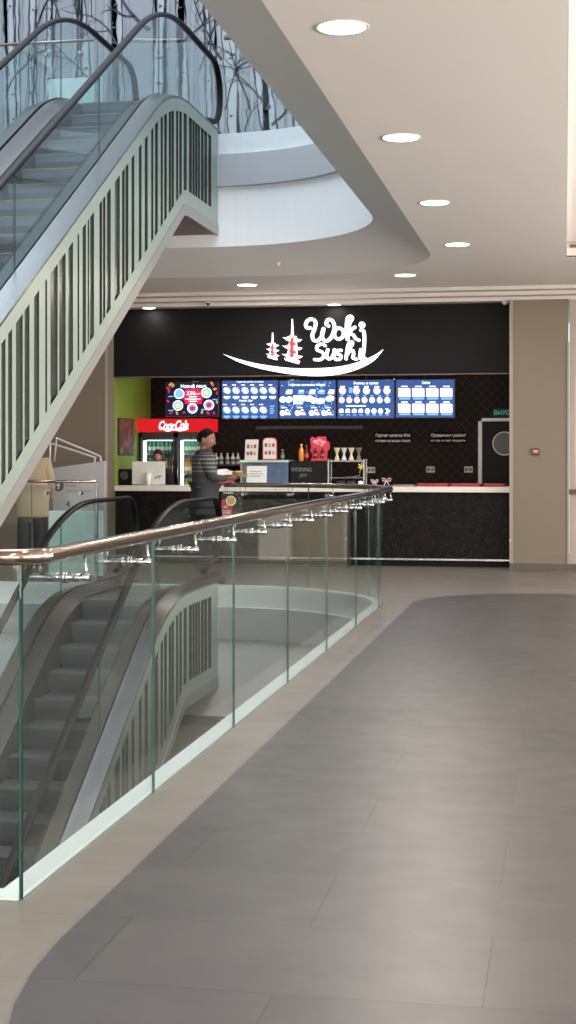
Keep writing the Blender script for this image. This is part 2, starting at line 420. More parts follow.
def trunk(px0, px1, wpx, dark=True, top=11.0, bot=FLR):
    """px0 at y=140, px1 at y=0"""
    a, c = W(px0, 140), W(px1, 0)
    def at(z): t = (z - a[1])/(c[1]-a[1]); return a[0] + (c[0]-a[0])*t
    hw = wpx*.0145/2; zs = [bot + i*(top-bot)/46 for i in range(47)]
    jl = [random.uniform(-.012, .012) for _ in zs]; jr = [random.uniform(-.012, .012) for _ in zs]
    for i in range(46):
        b.quad((at(zs[i])-hw+jl[i], y1, zs[i]), (at(zs[i])+hw+jr[i], y1, zs[i]), (at(zs[i+1])+hw+jr[i+1], y1, zs[i+1]), (at(zs[i+1])-hw+jl[i+1], y1, zs[i+1]), 1 if dark else 2)
    mi = 4 if dark else 3; lw = .009 if dark else .006
    stroke([(at(z)-hw+q, z) for z, q in zip(zs, jl)], [lw*random.uniform(.5, 1.6) for _ in zs], mi, y2)
    stroke([(at(z)+hw+q, z) for z, q in zip(zs, jr)], [lw*random.uniform(.5, 1.6) for _ in zs], mi, y2)
    for _ in range(int((26 if dark else 16)*(top-bot)/5.8)):
        z = random.uniform(bot, top); sd = random.choice((-1, 1)); ln = random.uniform(.25, 1.1)*hw; x = at(z) + sd*hw*random.uniform(.1, 1)
        h = random.uniform(.006, .022) if dark else .006
        b.poly([(x, y3, z-h), (x-sd*ln, y3, z+random.uniform(-.02, .02)), (x-sd*ln*.5, y3, z+h), (x, y3, z+h*1.4)], mi)
for px in range(-60, 330, 13):
    q = px + random.uniform(-5, 5); trunk(q, q+random.uniform(-6, 6), random.uniform(3, 8), False)
for t in ((235, 226, 12), (271, 252, 16), (160, 160, 14), (120, 116, 11), (92, 80, 10), (47, 52, 9), (33, 33, 8), (13, 8, 10), (19, 17, 4), (-12, -8, 10), (186, 180, 9), (210, 206, 6), (302, 290, 14)):
    trunk(*t)
for (px, py, ang, ln, w) in ((222, 60, 2.2, 1.3, .02), (250, 110, 1.9, 1.2, .016), (150, 30, 2.3, 1.1, .03), (180, 45, .9, 1.2, .014), (60, 20, 2.0, 1.0, .016),
                             (100, 90, 2.2, 1.2, .014), (30, 40, .9, 1.2, .02), (75, 60, 1.1, 1.0, .012), (272, 125, .7, .5, .02), (262, 100, 2.5, .9, .014), (235, 70, .8, 1.0, .014),
                             (200, 70, 1.4, 1.4, .012), (120, 50, 2.3, 1.2, .014), (47, 100, 1.0, .8, .010), (8, 90, 1.1, .9, .014), (245, 132, 1.2, .5, .012), (225, 110, 1.2, .9, .012)):
    x, z = W(px, py); branch(x, z, ang, ln, w, 4, y3)
struct('wall_upper', b, [mat('mural_ground', (.30, .32, .355), .6, var=.05, vscale=3), mat('mural_birch', (.42, .46, .49), .6), mat('mural_far_birch', (.345, .37, .405), .6),
                         mat('mural_grey_ink', (.23, .25, .28), .6), mat('mural_ink', (.045, .05, .065), .6)])

# ------------------------------------------------------------------ glass balustrades
def arclen(path):
    s = [0]
    for i in range(1, len(path)): s.append(s[-1] + (path[i]-path[i-1]).length)
    return s
def along(path, s, d):
    for i in range(1, len(path)):
        if d <= s[i] + 1e-9:
            t = (d - s[i-1]) / max(1e-9, s[i]-s[i-1]); p = path[i-1].lerp(path[i], t); tg = (path[i]-path[i-1]).normalized()
            return p, tg
    return path[-1], (path[-1]-path[-2]).normalized()
def balustrade(path, joints, brackets, base_z, root):
    """path: glass line (list of 2D points, room side on its right hand = outward)"""
    s = arclen(path)
    for a, c in zip(joints[:-1], joints[1:]):
        a2, c2 = a + .004, c - .004
        ds = [a2] + [x for x in s if a2 + .001 < x < c2 - .001] + [c2]
        b = MB(); prof = []
        for d in ds:
            p, tg = along(path, s, d); n = Vector((tg.y, -tg.x)); prof.append((p + n*.006, p - n*.006))
        k = len(ds)
        for q, r_ in prof:
            b.v += [Vector((q.x, q.y, base_z-.001)), Vector((q.x, q.y, base_z+1.175)), Vector((r_.x, r_.y, base_z+1.175)), Vector((r_.x, r_.y, base_z-.001))]
        for i in range(k-1):
            o = 4*i
            b.face((o, o+1, o+5, o+4), 0); b.face((o+2, o+3, o+7, o+6), 0); b.face((o+1, o+2, o+6, o+5), 1); b.face((o+3, o, o+4, o+7), 1)
        b.face((0, 3, 2, 1), 1); o = 4*(k-1); b.face((o, o+1, o+2, o+3), 1)
        b.build('glass_panel', [glass, gedge], root)
    for d in brackets:
        p, tg = along(path, s, d); n = Vector((tg.y, -tg.x)); z = base_z + 1.058
        b = MB()
        def pt(t, dz=0): return Vector((p.x + n.x*t, p.y + n.y*t, z + dz))
        b.tube([pt(-.022), pt(-.014), pt(-.0065)], .018, 0, 12)
        b.tube([pt(.0065), pt(.016)], .022, 0, 12); b.tube([pt(.019), pt(.028)], .022, 0, 12)
        b.tube([pt(.018), pt(.108)], .0145, 0, 10)
        b.tube([pt(.094, .0), pt(.092, .03), pt(.086, .085)], .005, 0, 8)
        b.build('rail_bracket', chrome, root)
def rail(path_pts, base_z, root, h=1.165, r=.0275):
    b = MB(); b.tube([Vector((p.x, p.y, base_z+h)) for p in path_pts], r, 0, 16); b.build('handrail', railm, root)

gl = void(.006); rl = void(-.082)
NP = 21
EL, ER = -5.42, -3.86                                             # the gap where the escalator lands
def cut(pp):
    a = [Vector((-3.7, pp[0].y))] + pp[0:2*NP]                    # near side -> right side -> far corner
    a = a + [Vector((ER, pp[2*NP-1].y))]
    return a
gA = cut(gl); rA = cut(rl)
# start the near glass exactly at a corner: joint there
sA = arclen(gA)
corner = sA[NP//2+1]
js = [0.0]; js += [corner + .01]
side0 = corner + .01
vj = [1.65*k for k in range(1, 7)]
js += [side0 + x for x in vj]
tot = sA[-1]; last = js[-1]
rem = tot - last; nn = 3
js += [last + rem*(i+1)/nn for i in range(nn)]
br = [.45, 1.3]
for a, c in zip(js[1:-1], js[2:]): br += [a + (c-a)*.25, a + (c-a)*.75]
for base, lab in ((0, 'long glass balustrade with steel handrail beside the dark floor, round the void'), (FLR, 'upper floor glass balustrade with handrail in front of the birch mural, right of the escalator')):
    root = empty('glass_balustrade', (-1.8, 10, base), lab, 'balustrade')
    balustrade(gA, js, br, base, root); rail(rA, base, root)
gB = [Vector((EL, gl[3*NP-30].y)), Vector((VU0+.3, gl[2*NP].y))]
gB = [Vector((EL, VV1-.006)), Vector((VU0+.3, VV1-.006))]
rB = [Vector((EL, VV1+.082)), Vector((VU0+.3, VV1+.082))]
for base, lab in ((0, 'short glass balustrade beside the left newel of the lower escalator, before the arrow sign'), (FLR, 'short upper glass balustrade left of the upper escalator, before the birch mural')):
    root = empty('glass_balustrade', (EL-.8, VV1, base), lab, 'balustrade')
    balustrade(gB, [0, .8, 1.58], [.2, .62, 1.05, 1.4], base, root); rail([q + Vector((0, -.08)) for q in rB], base, root, 1.2, .017)
    b = MB(); b.box(EL-.02, EL+.02, VV1-.03, VV1+.01, base+.0125, base+1.19, bev=.006); b.build('post', steel, root)

# ------------------------------------------------------------------ escalator
def knee(pts, L):
    """round interior corners of a (v,z) polyline with quadratic curves of half length L"""
    out = [Vector(pts[0])]
    for i in range(1, len(pts)-1):
        p, a, c = Vector(pts[i]), Vector(pts[i-1]), Vector(pts[i+1])
        l = min(L, (a-p).length*.45, (c-p).length*.45)
        q0 = p + (a-p).normalized()*l; q1 = p + (c-p).normalized()*l
        for k in range(11):
            t = k/10; out.append(q0*(1-t)**2 + p*2*t*(1-t) + q1*t*t)
    out.append(Vector(pts[-1]))
    return out
def interp(poly, v):
    for a, c in zip(poly[:-1], poly[1:]):
        if a.x <= v <= c.x: return a.y + (c.y-a.y)*(v-a.x)/max(1e-9, c.x-a.x)
    return poly[0].y if v < poly[0].x else poly[-1].y
RAILP = knee([(4.35, .98), (6.30, .98), (15.0, 6.2), (17.3, 6.2)], 1.0)
DECK = knee([(3.9, .10), (6.17, .10), (14.78, 5.27), (17.2, 5.27)], .75)
BOT = knee([(3.9, -.95), (6.69, -.95), (15.3, 4.04), (16.84, 4.04)], .05)
UR, UL = -4.10, -5.15
def newel(cx, cz, r, a0, a1, n=14):
    return [Vector((cx + r*math.cos(math.radians(a0+(a1-a0)*i/n)), cz + r*math.sin(math.radians(a0+(a1-a0)*i/n)))) for i in range(n+1)]
HR = newel(4.35, .61, .37, 270, 90)[:-1] + RAILP[:] + newel(17.3, 5.83, .37, 90, -90)[1:]
HR = [Vector((4.75, .20)), Vector((4.5, .235))] + HR + [Vector((17.1, 5.44)), Vector((16.85, 5.36))]
root = empty('escalator', (-4.6, 6.0, 0), 'upper escalator with pale green slatted side rising past the shop to the floor above', 'escalator')
for u, nm in ((UR, 'r'), (UL, 'l')):
    b = MB(); pts = [Vector((u, p.x, p.y)) for p in HR]
    n0 = len(b.v); b.tube(pts, .026, 0, 12, sx=1.5, ref=Vector((1, 0, 0.001)))
    # tube: 'side' is perpendicular to d and ref(x) -> swap so the wide axis lies along u
    b.v = []; b.f = []; b.m = []; b.sm = []
    k = len(pts)
    for i, p in enumerate(pts):
        a = pts[max(0, i-1)]; c = pts[min(k-1, i+1)]; d = (c-a).normalized(); nn_ = Vector((1, 0, 0)).cross(d)
        for j in range(12):
            t = 2*math.pi*j/12; b.v.append(p + Vector((1, 0, 0))*math.cos(t)*.040 + nn_*math.sin(t)*.026)
    for i in range(k-1):
        for j in range(12):
            j2 = (j+1) % 12; b.face((i*12+j, i*12+j2, (i+1)*12+j2, (i+1)*12+j), 0, True)
    b.build('handrail', rubber, root)
    # glass between deck and handrail, split into sections
    cuts = [4.0, 6.6, 8.7, 10.8, 12.9, 14.9, 17.9]
    up = [p for p in HR if True]
    for a, c in zip(cuts[:-1], cuts[1:]):
        b = MB(); a2, c2 = a+.004, c-.004
        vs = [a2 + (c2-a2)*i/14 for i in range(15)]
        if c > 17.5:
            top = [Vector((v, interp(RAILP, v) - .02)) for v in [a2 + (17.3-a2)*i/10 for i in range(11)]] + newel(17.3, 5.83, .35, 90, -90)[1:]
            botl = [Vector((17.1, 5.28))] + [Vector((v, interp(DECK, v)+.002)) for v in [17.0 - (17.0-a2)*i/10 for i in range(11)]]
            outl = top + botl
        elif a < 4.5:
            top = newel(4.35, .61, .35, 270, 90)[:-1] + [Vector((v, interp(RAILP, v) - .02)) for v in [4.35 + (c2-4.35)*i/10 for i in range(11)]]
            botl = [Vector((v, interp(DECK, v)+.002)) for v in [c2 - (c2-4.6)*i/10 for i in range(11)]]
            outl = top + botl
        else:
            outl = [Vector((v, interp(RAILP, v)-.02)) for v in vs] + [Vector((v, interp(DECK, v)+.002)) for v in reversed(vs)]
        b.prism([(p.x, p.y) for p in outl], 0, 'x', u-.005, u+.005, 1)
        b.build('glass_panel', [glass2, gedge], root)
# decks and skirts (two sides)
for sgn, ue, us in ((1, -3.93, -4.27), (-1, -5.32, -4.98)):
    ug = UR if sgn > 0 else UL
    vs = [3.9 + i*.1 for i in range(134)]
    b = MB()
    def strip(lo, hi, mi):
        n = len(b.v)
        for v in vs: b.v += [Vector(lo(v)), Vector(hi(v))]
        for i in range(len(vs)-1): b.face((n+2*i, n+2*i+2, n+2*i+3, n+2*i+1), mi, True)
    dz = lambda v: interp(DECK, v)
    strip(lambda v: (ue, v, dz(v)-.03), lambda v: (ue, v, dz(v)-.005), 0)
    strip(lambda v: (ue, v, dz(v)-.005), lambda v: (ug+sgn*.012, v, dz(v)+.03), 0)
    strip(lambda v: (ug+sgn*.012, v, dz(v)+.03), lambda v: (ug+sgn*.012, v, dz(v)-.01), 1)
    strip(lambda v: (ug+sgn*.012, v, dz(v)-.01), lambda v: (ug-sgn*.012, v, dz(v)-.01), 1)
    strip(lambda v: (ug-sgn*.012, v, dz(v)-.01), lambda v: (ug-sgn*.012, v, dz(v)+.02), 1)
    strip(lambda v: (ug-sgn*.012, v, dz(v)+.02), lambda v: (us, v, dz(v)-.05), 0)
    for vv in (3.9, 17.2):
        z = dz(vv)
        b.poly([(ue, vv, z-.1), (ue, vv, z-.005), (ug, vv, z+.03), (us, vv, z-.05), (us, vv, z-.1)], 0)
    b.build('deck', [mat('deck_steel', (.205, .20, .20), .27, 1.0, var=.05, vscale=40), rubber], root)
    b = MB(); strip(lambda v: (us, v, dz(v)-.05), lambda v: (us, v, max(dz(v)-.42, dz(v)-.42)), 0)
    b.build('skirt_panel', mat('skirt_steel', (.12, .12, .125), .35, .9), root)
# slatted side cladding
slots = []
def pv(px): yc = 3.93*1526/(565-px); return yc*(CS+(px-288)/1500*SN)
z8 = [(35,53),(70,100),(108,130),(150,173),(200,208),(223,255),(262,290),(302,323),(343,350),(365,380),(388,394),(398,416),(440,452),(456,466),(472,490),(508,530),(540,552),(555,568)]
for a, c in z8: slots.append((pv(a/4.43), pv(c/4.43)))
z9 = [(10,22),(52,63),(85,98),(122,130),(143,156),(176,184),(196,207),(222,231),(237,247),(264,272),(282,292),(306,320),(336,350),(352,366),(372,382),(388,396),(404,416),(422,436),(444,460)]
for a, c in z9: slots.append((pv(130+(a-2)/5.69), pv(130+(c+2)/5.69)))
v = slots[0][0] - .05
while v > 6.9:
    w_ = random.choice((.05, .08, .13, .15)); slots.append((v-w_, v)); v -= w_ + random.choice((.04, .05, .09, .12))
slots = sorted(s for s in slots if s[1]-s[0] > .01)
BT = lambda v: interp(BOT, v); DT = lambda v: interp(DECK, v) - .03
for u_, sd in ((-3.93, 1), (-5.32, -1)):
    b = MB(); cur = 5.9
    def piece(a, c, lo, hi, mi, du=0.0):
        n_ = max(1, int((c-a)/.12)); 
        for i in range(n_):
            x0 = a + (c-a)*i/n_; x1 = a + (c-a)*(i+1)/n_
            q = [(u_+du, x0, lo(x0)), (u_+du, x1, lo(x1)), (u_+du, x1, hi(x1)), (u_+du, x0, hi(x0))]
            b.quad(*q, mi=mi)
    FB = lambda v: BT(v) + .12
    slo = lambda v: FB(v) + .15; shi = lambda v: DT(v) - .13
    for a, c in slots:
        if a <= cur: a = cur + .02
        if c <= a: continue
        piece(cur, a, FB, DT, 0)
        piece(a, c, FB, slo, 0); piece(a, c, shi, DT, 0)
        piece(a, c, slo, shi, 1, -.015*sd)
        for x in (a, c): b.quad((u_, x, slo(x)), (u_-.015*sd, x, slo(x)), (u_-.015*sd, x, shi(x)), (u_, x, shi(x)), 1)
        cur = c
    piece(cur, 16.84, FB, DT, 0)
    b.build('side_panel', [green_p, slot_m], root)
    b = MB()
    vs2 = [5.9 + i*(16.84-5.9)/90 for i in range(91)] + []
    n = len(b.v)
    for v in vs2: b.v += [Vector((u_+.008*sd, v, BT(v))), Vector((u_+.008*sd, v, FB(v)+.004)), Vector((u_-.02*sd, v, FB(v)+.004)), Vector((u_-.02*sd, v, BT(v)))]
    for i in range(90):
        o = n+4*i
        for q in ((0,1,5,4),(1,2,6,5),(3,0,4,7)): b.face([o+t for t in q], 0)
    b.build('frame_strip', frame_m, root)
b = MB(); vs2 = [5.9 + i*(16.84-5.9)/60 for i in range(61)]
for v in vs2: b.v += [Vector((-5.30, v, BT(v)+.01)), Vector((-3.95, v, BT(v)+.01))]
for i in range(60): b.face((2*i, 2*i+1, 2*i+3, 2*i+2), 0)
b.quad((-5.31, 16.84, 4.05), (-3.94, 16.84, 4.05), (-3.94, 16.84, 5.18), (-5.31, 16.84, 5.18))
b.build('underside', under_m, root)
# steps
RIS, RUN = .205, .353
def step_mesh(vn, z, rs=RIS):
    b = MB(); x0, x1 = -4.975, -4.275
    b.box(x0, x1, vn+.01, vn+RUN+.03, z-.03, z, 0)
    pr = [(vn+.012, z-.03), (vn+.02, z-.08), (vn+.05, z-.15), (vn+.085, z-rs-.03)]
    for p, q in zip(pr[:-1], pr[1:]):
        b.quad((x0, p[0], p[1]), (x1, p[0], p[1]), (x1, q[0], q[1]), (x0, q[0], q[1]), 0)
    b.box(x0, x1, vn, vn+.014, z-.014, z+.001, 1)
    for x in (x0, x1-.012): b.box(x, x+.012, vn+.02, vn+RUN, z, z+.002, 1)
    return b
first = None
for k in range(0, 26):
    z = FLR - RIS*(k+1) + RIS
    vn = 15.05 - RUN*k
    if z < .02: break
    if first is None:
        first = step_mesh(vn, z-.004).build('step', [step_m, nose_m], root)
    else:
        o = first.copy(); C.objects.link(o); o.parent = root; o.location = first.location + Vector((0, -RUN*k, -RIS*k))
b = MB(); b.box(-4.97, -4.28, 15.42, 17.7, FLR-.03, FLR+.004); b.build('landing_plate', dsteel, root)
b = MB(); b.box(-4.97, -4.28, 3.6, 6.2, -.03, .004); b.build('landing_plate', dsteel, root)
low = copy_tree(root)
low.location = root.location + Vector((0, 0, -FLR))
low['label'] = 'lower escalator seen through the glass balustrade, going down to the floor below'

# low pale panels beside the escalator landings
frost = mat('pale_screen_panel', (.62, .74, .73), .35, var=.02)
for base, lab in ((0, 'low pale panel beside the left newel of the lower escalator'), (FLR, 'low pale panel on the upper floor beside the escalator, below the mural')):
    root_ = empty('barrier_panel', (-5.8, 17.3, base), lab, 'panel')
    b = MB(); b.box(-6.12, -5.44, 17.25, 17.29, base+.06, base+.84, bev=.008); b.build('screen', frost, root_)
    for xx in (-6.10, -5.50): b = MB(); b.box(xx, xx+.04, 17.2, 17.34, base, base+.07, bev=.006); b.build('foot', steel, root_)

# ------------------------------------------------------------------ ceiling lamps
lamp_e = mat('lamp_diffuser', (.9, .88, .82), .5, emit=(1, .93, .82), es=9)
lamp_r = mat('lamp_ring', (.75, .71, .66), .4)
lamps = [(-1.124, 7.62, 3.7, .122, 'nearest and largest round ceiling light, at the top of the photo'), (-1.113, 10.33, 3.7, .122, 'second round ceiling light back along the void edge'),
         (-1.112, 13.04, 3.7, .122, 'third round ceiling light back along the void edge'), (-1.10, 15.66, 3.7, .122, 'fourth round ceiling light, right of the rounded void corner'),
         (-1.91, 18.2, 3.7, .122, 'round ceiling light beyond the rounded void corner'), (-4.02, 18.88, 3.7, .122, 'round ceiling light in front of the menu sign, left of the roof sensor'),
         (-3.08, 20.13, 3.555, .085, 'small spotlight tight above the glowing shop sign'), (-5.68, 20.13, 3.555, .085, 'small spotlight at the left end of the black shop fascia')]
for (u, v, z, r, lab) in lamps:
    t = empty('downlight', (u, v, z), lab, 'ceiling light', 'round ceiling lights')
    b = MB(); b.lathe([(r, 0), (r+.004, -.004), (r+.018, -.006), (r+.020, -.0005), (r+.021, 0)], (u, v, z), 0, 32); b.v = b.v; 
    # ring only: drop the caps
    b.f = b.f[:-2]; b.m = b.m[:-2]; b.sm = b.sm[:-2]
    b.build('trim_ring', lamp_r, t)
    b = MB(); b.lathe([(r, -.001), (r*.96, -.005), (r*.6, -.008), (.004, -.009)], (u, v, z), 0, 32); b.build('lamp_diffuser', lamp_e, t)
def area(u, v, z, size, power, col, rot=(0, 0, 0), sy=None, spread=None):
    l = bpy.data.lights.new('lamp', 'AREA'); l.energy = power; l.color = col
    if sy: l.shape = 'RECTANGLE'; l.size = size; l.size_y = sy
    else: l.shape = 'DISK'; l.size = size
    if spread: l.spread = spread
    o = bpy.data.objects.new('lamp', l); C.objects.link(o); o.location = (u, v, z); o.rotation_euler = rot
    return o
warm = (1.0, .89, .78)
for (u, v, z, r, lab) in lamps: area(u, v, z-.02, r*1.8, 40 if r > .1 else 3, warm)
for v in (4.85, 2.2, -.45, -3.1): area(-1.12, v, 3.68, .22, 40, warm)
for v in (2.2, 7.5, 12.9, 18.2): area(3.6, v, 3.68, .22, 45, warm)
area(.9, 11, 3.84, 1.2, 30, (1, .9, .76), sy=11)

# ------------------------------------------------------------------ ceiling sensors
for (px, py, v, z, lab, s) in ((286, 254, None, 3.72, 'small white sensor on the sloped ceiling band above the sign', .03), (208, 298, 19.95, 3.604, 'small dark dome camera under the ceiling between two lamps', .035), (505, 304, 20.14, 3.555, 'white dome camera under the ceiling at the shop right corner', .05)):
    if v is None: u, v, z = -3.35, 17.5, 3.795
    else: q = P(px, py, v); u = q.x
    t = empty('ceiling_sensor', (u, v, z), lab, 'sensor')
    b = MB(); b.lathe([(s, 0), (s, -.012), (s*.9, -.016)], (u, v, z), 0, 16); b.build('mount', lamp_r, t)
    b = MB(); b.lathe([(s*.8, -.016), (s*.7, -.03), (s*.4, -.042), (.003, -.046)], (u, v, z), 0, 16); b.build('dome', black if 'dark' in lab else lamp_r, t)


# ================================================================== SHOP
def em(name, col, s): return mat(name, tuple(c*.15 for c in col), .6, emit=col, es=s, spec=.1)
sign_w = em('sign_white_light', (1.0, .96, 1.0), 1.8)
sign_r = em('sign_red_light', (1.0, .05, .06), 1.6)
# ---- illuminated logo
SY = SHF - .02
def s2w(x, y, sc, ox, oy, v=SHF-.05): q = P(ox + x/sc, oy + y/sc, v); return q
def smooth(pts, n=6):
    out = []; k = len(pts)
    for i in range(k-1):
        p0, p1, p2, p3 = pts[max(0, i-1)], pts[i], pts[i+1], pts[min(k-1, i+2)]
        for j in range(n):
            t = j/n
            out.append(tuple(.5*((2*p1[a]) + (-p0[a]+p2[a])*t + (2*p0[a]-5*p1[a]+4*p2[a]-p3[a])*t*t + (-p0[a]+3*p1[a]-3*p2[a]+p3[a])*t**3) for a in (0, 1)))
    out.append(pts[-1]); return out
def flat_stroke(mb, pts, r, y0, y1, mi=0, seg=10):
    """thick rounded letter stroke standing off the wall between y1 (back) and y0 (front)"""
    k = len(pts); L_, R_ = [], []
    for i, p in enumerate(pts):
        a = pts[max(0, i-1)]; c = pts[min(k-1, i+1)]; d = Vector((c[0]-a[0], c[1]-a[1])).normalized(); n_ = Vector((-d.y, d.x))
        rr = r[i] if isinstance(r, list) else r
        L_.append((p[0]+n_.x*rr, p[1]+n_.y*rr)); R_.append((p[0]-n_.x*rr, p[1]-n_.y*rr))
    for i in range(k-1):
        mb.quad((L_[i][0], y0, L_[i][1]), (R_[i][0], y0, R_[i][1]), (R_[i+1][0], y0, R_[i+1][1]), (L_[i+1][0], y0, L_[i+1][1]), mi)
        for S in (L_, R_): mb.quad((S[i][0], y0, S[i][1]), (S[i+1][0], y0, S[i+1][1]), (S[i+1][0], y1, S[i+1][1]), (S[i][0], y1, S[i][1]), mi)
    for p, rr in ((pts[0], r[0] if isinstance(r, list) else r), (pts[-1], r[-1] if isinstance(r, list) else r)):
        mb.prism([(p[0]+rr*math.cos(2*math.pi*j/14), p[1]+rr*math.sin(2*math.pi*j/14)) for j in range(14)], mi, 'y', y0, y1)
logo = empty('shop_sign', tuple(P(303, 350, SHF-.03)), 'glowing white script shop sign with two red and white pagodas above a long white swoosh', 'sign')
Z8 = (6.063, 295, 310)
def word(strokes, r):
    mb = MB()
    for s in strokes:
        pts = [(lambda q: (q.x, q.z))(s2w(x, y, *Z8)) for x, y in smooth(s)]
        flat_stroke(mb, pts, r, SHF-.06, SHF-.005)
    return mb
r_ = .0205
woki = [[(92,108),(72,108),(64,86),(80,60),(108,56),(124,76),(118,112),(104,150),(112,182),(138,184),(160,160),(172,118)],
        [(172,112),(162,152),(178,186),(208,178),(230,140),(238,96),(222,62),(198,60),(188,84),(202,96)],
        [(286,118),(262,108),(240,128),(240,160),(262,176),(286,164),(294,138),(284,118)],
        [(318,178),(322,130),(330,80),(346,50),(336,38),(318,50),(312,90),(312,140),(316,178)],
        [(362,104),(344,116),(326,140),(352,150),(366,172),(386,182)],
        [(398,122),(414,126),(420,160),(418,220),(410,288)]]
sushi = [[(182,216),(160,206),(134,218),(134,242),(162,254),(174,280),(152,300),(118,300)],
         [(198,240),(190,278),(202,296),(222,288),(234,262),(238,240)], [(238,240),(236,286),(248,296)],
         [(278,244),(258,246),(254,264),(276,274),(272,296),(246,300)],
         [(308,296),(314,250),(324,206),(344,192),(346,206),(326,236),(312,268)], [(314,272),(330,248),(350,246),(354,270),(350,290),(372,298)],
         [(398,240),(392,276),(398,296),(424,292)]]
mb = word(woki, r_)
q = s2w(405, 90, *Z8); mb.prism([(q.x+.043*math.cos(2*math.pi*j/20), q.z+.043*math.sin(2*math.pi*j/20)) for j in range(20)], 0, 'y', SHF-.06, SHF-.005)
mb.build('lettering_woki', sign_w, logo)
word(sushi, r_*.92).build('lettering_sushi', sign_w, logo)
# swoosh
up = smooth([(223,354),(240,359.5),(262,364.5),(290,368),(316,368.3),(340,366.5),(360,361.5),(374,355.5),(383,349.5)], 6)
dn = smooth([(223,354),(240,362.5),(262,369),(290,374),(316,376),(340,374),(360,368),(374,360),(383,349.5)], 6)
mb = MB(); poly = []
for x, y in up: q = P(x, y, SHF-.05); poly.append((q.x, q.z))
for x, y in reversed(dn[1:-1]): q = P(x, y, SHF-.05); poly.append((q.x, q.z))
mb.prism(poly, 0, 'y', SHF-.06, SHF-.005); mb.build('swoosh', sign_w, logo)
# pagodas
def pagoda(cx, top, h, w_):
    mb = MB(); g = lambda x, y: (lambda q: (q.x, q.z))(P(cx + x*w_, top + y*h, SHF-.05))
    def pp(pts, mi, y0=SHF-.055): mb.prism([g(*p) for p in pts], mi, 'y', y0, SHF-.005)
    pp([(-.07, .40), (-.02, .0), (.02, .0), (.09, .40)], 0)
    pp([(-.14, .36), (.26, .38), (.36, .95), (-.34, .90)], 0, SHF-.05)
    for (t, ww) in ((.37, .62), (.555, .64), (.74, .66)):
        pp([(-.08, t), (.12, t+.01), (.36, t+.07), (ww, t+.085), (ww*.72, t+.135), (.1, t+.115), (-.34, t+.105), (-ww*.62, t+.09), (-ww, t+.035), (-.45, t+.045)], 0)
    pp([(-.52, .86), (.5, .93), (.40, 1.0), (-.42, .92)], 0)
    pp([(-.05, .42), (.14, .40), (.10, .50), (.30, .56), (.10, .60), (.12, .70), (.38, .73), (.12, .78), (.10, .86), (-.16, .84), (-.10, .76), (-.2, .70), (-.10, .66), (-.12, .58), (-.2, .52), (-.10, .50)], 1, SHF-.062)
    return mb
pagoda(272.3, 332.5, 27.5, 10).build('small_pagoda', [sign_w, sign_r], logo)
pagoda(292, 319, 45, 15.5).build('large_pagoda', [sign_w, sign_r], logo)

# ---- menu screens
blue = em('screen_blue', (.045, .10, .30), 1.0)
navy = em('screen_navy', (.008, .012, .035), 1.0)
scw = em('screen_white', (.80, .90, 1.0), 1.5)
scb = em('screen_pale_blue', (.25, .50, .95), 1.0)
sco = em('screen_amber', (.75, .36, .10), .8)
scp = em('screen_crimson', (.75, .02, .09), .9)
scy = em('screen_yellow', (.85, .72, .25), 1.1)
housing = mat('screen_housing', (.03, .008, .016), .35)
TV = 20.9
def screen(px0, px1, py0, py1, label, drawer, back=blue):
    a = P(px0, py1, TV); c = P(px1, py0, TV)
    t = empty('menu_screen', ((a.x+c.x)/2, TV, a.z), label, 'menu screen', 'menu screens over the counter')
    mb = MB(); mb.box(a.x-.012, c.x+.012, TV, TV+.06, a.z-.012, c.z+.012, bev=.005); mb.build('housing', housing, t)
    mb = MB(); mb.box(a.x, c.x, TV-.003, TV+.001, a.z, c.z); mb.build('display', back, t)
    mb = MB(); drawer(mb, px0, px1, py0, py1); mb.build('menu_graphics', [scw, scb, sco, scp, scy, navy], t)
    mb = MB(); mb.tube([((a.x+c.x)/2, TV+.08, c.z-.1), ((a.x+c.x)/2, TV+.08, 3.0)], .012, 0, 8); mb.box((a.x+c.x)/2-.06, (a.x+c.x)/2+.06, TV+.06, TV+.085, c.z-.25, c.z-.08); mb.build('ceiling_mount', housing, t)
def el(mb, px, py, rx, ry, mi, rot=0, y=TV-.005, n=18):
    q = P(px, py, TV); k = .0138; c_, s_ = math.cos(rot), math.sin(rot)
    mb.poly([(q.x + k*(rx*math.cos(2*math.pi*i/n)*c_ - ry*math.sin(2*math.pi*i/n)*s_), y, q.z + k*(rx*math.cos(2*math.pi*i/n)*s_ + ry*math.sin(2*math.pi*i/n)*c_)) for i in range(n)], mi)
def rc(mb, x0, x1, y0, y1, mi, y=TV-.005):
    a = P(x0, y1, TV); c = P(x1, y0, TV); mb.quad((a.x, y, a.z), (c.x, y, a.z), (c.x, y, c.z), (a.x, y, c.z), mi)
def tx(mb, s, px, py, wpx, hpx, mi, y=TV-.006, **k):
    q = P(px, py, TV); add_text(mb, s, q.x, y, q.z, wpx*.0138, hpx*.0138, mi, **k)
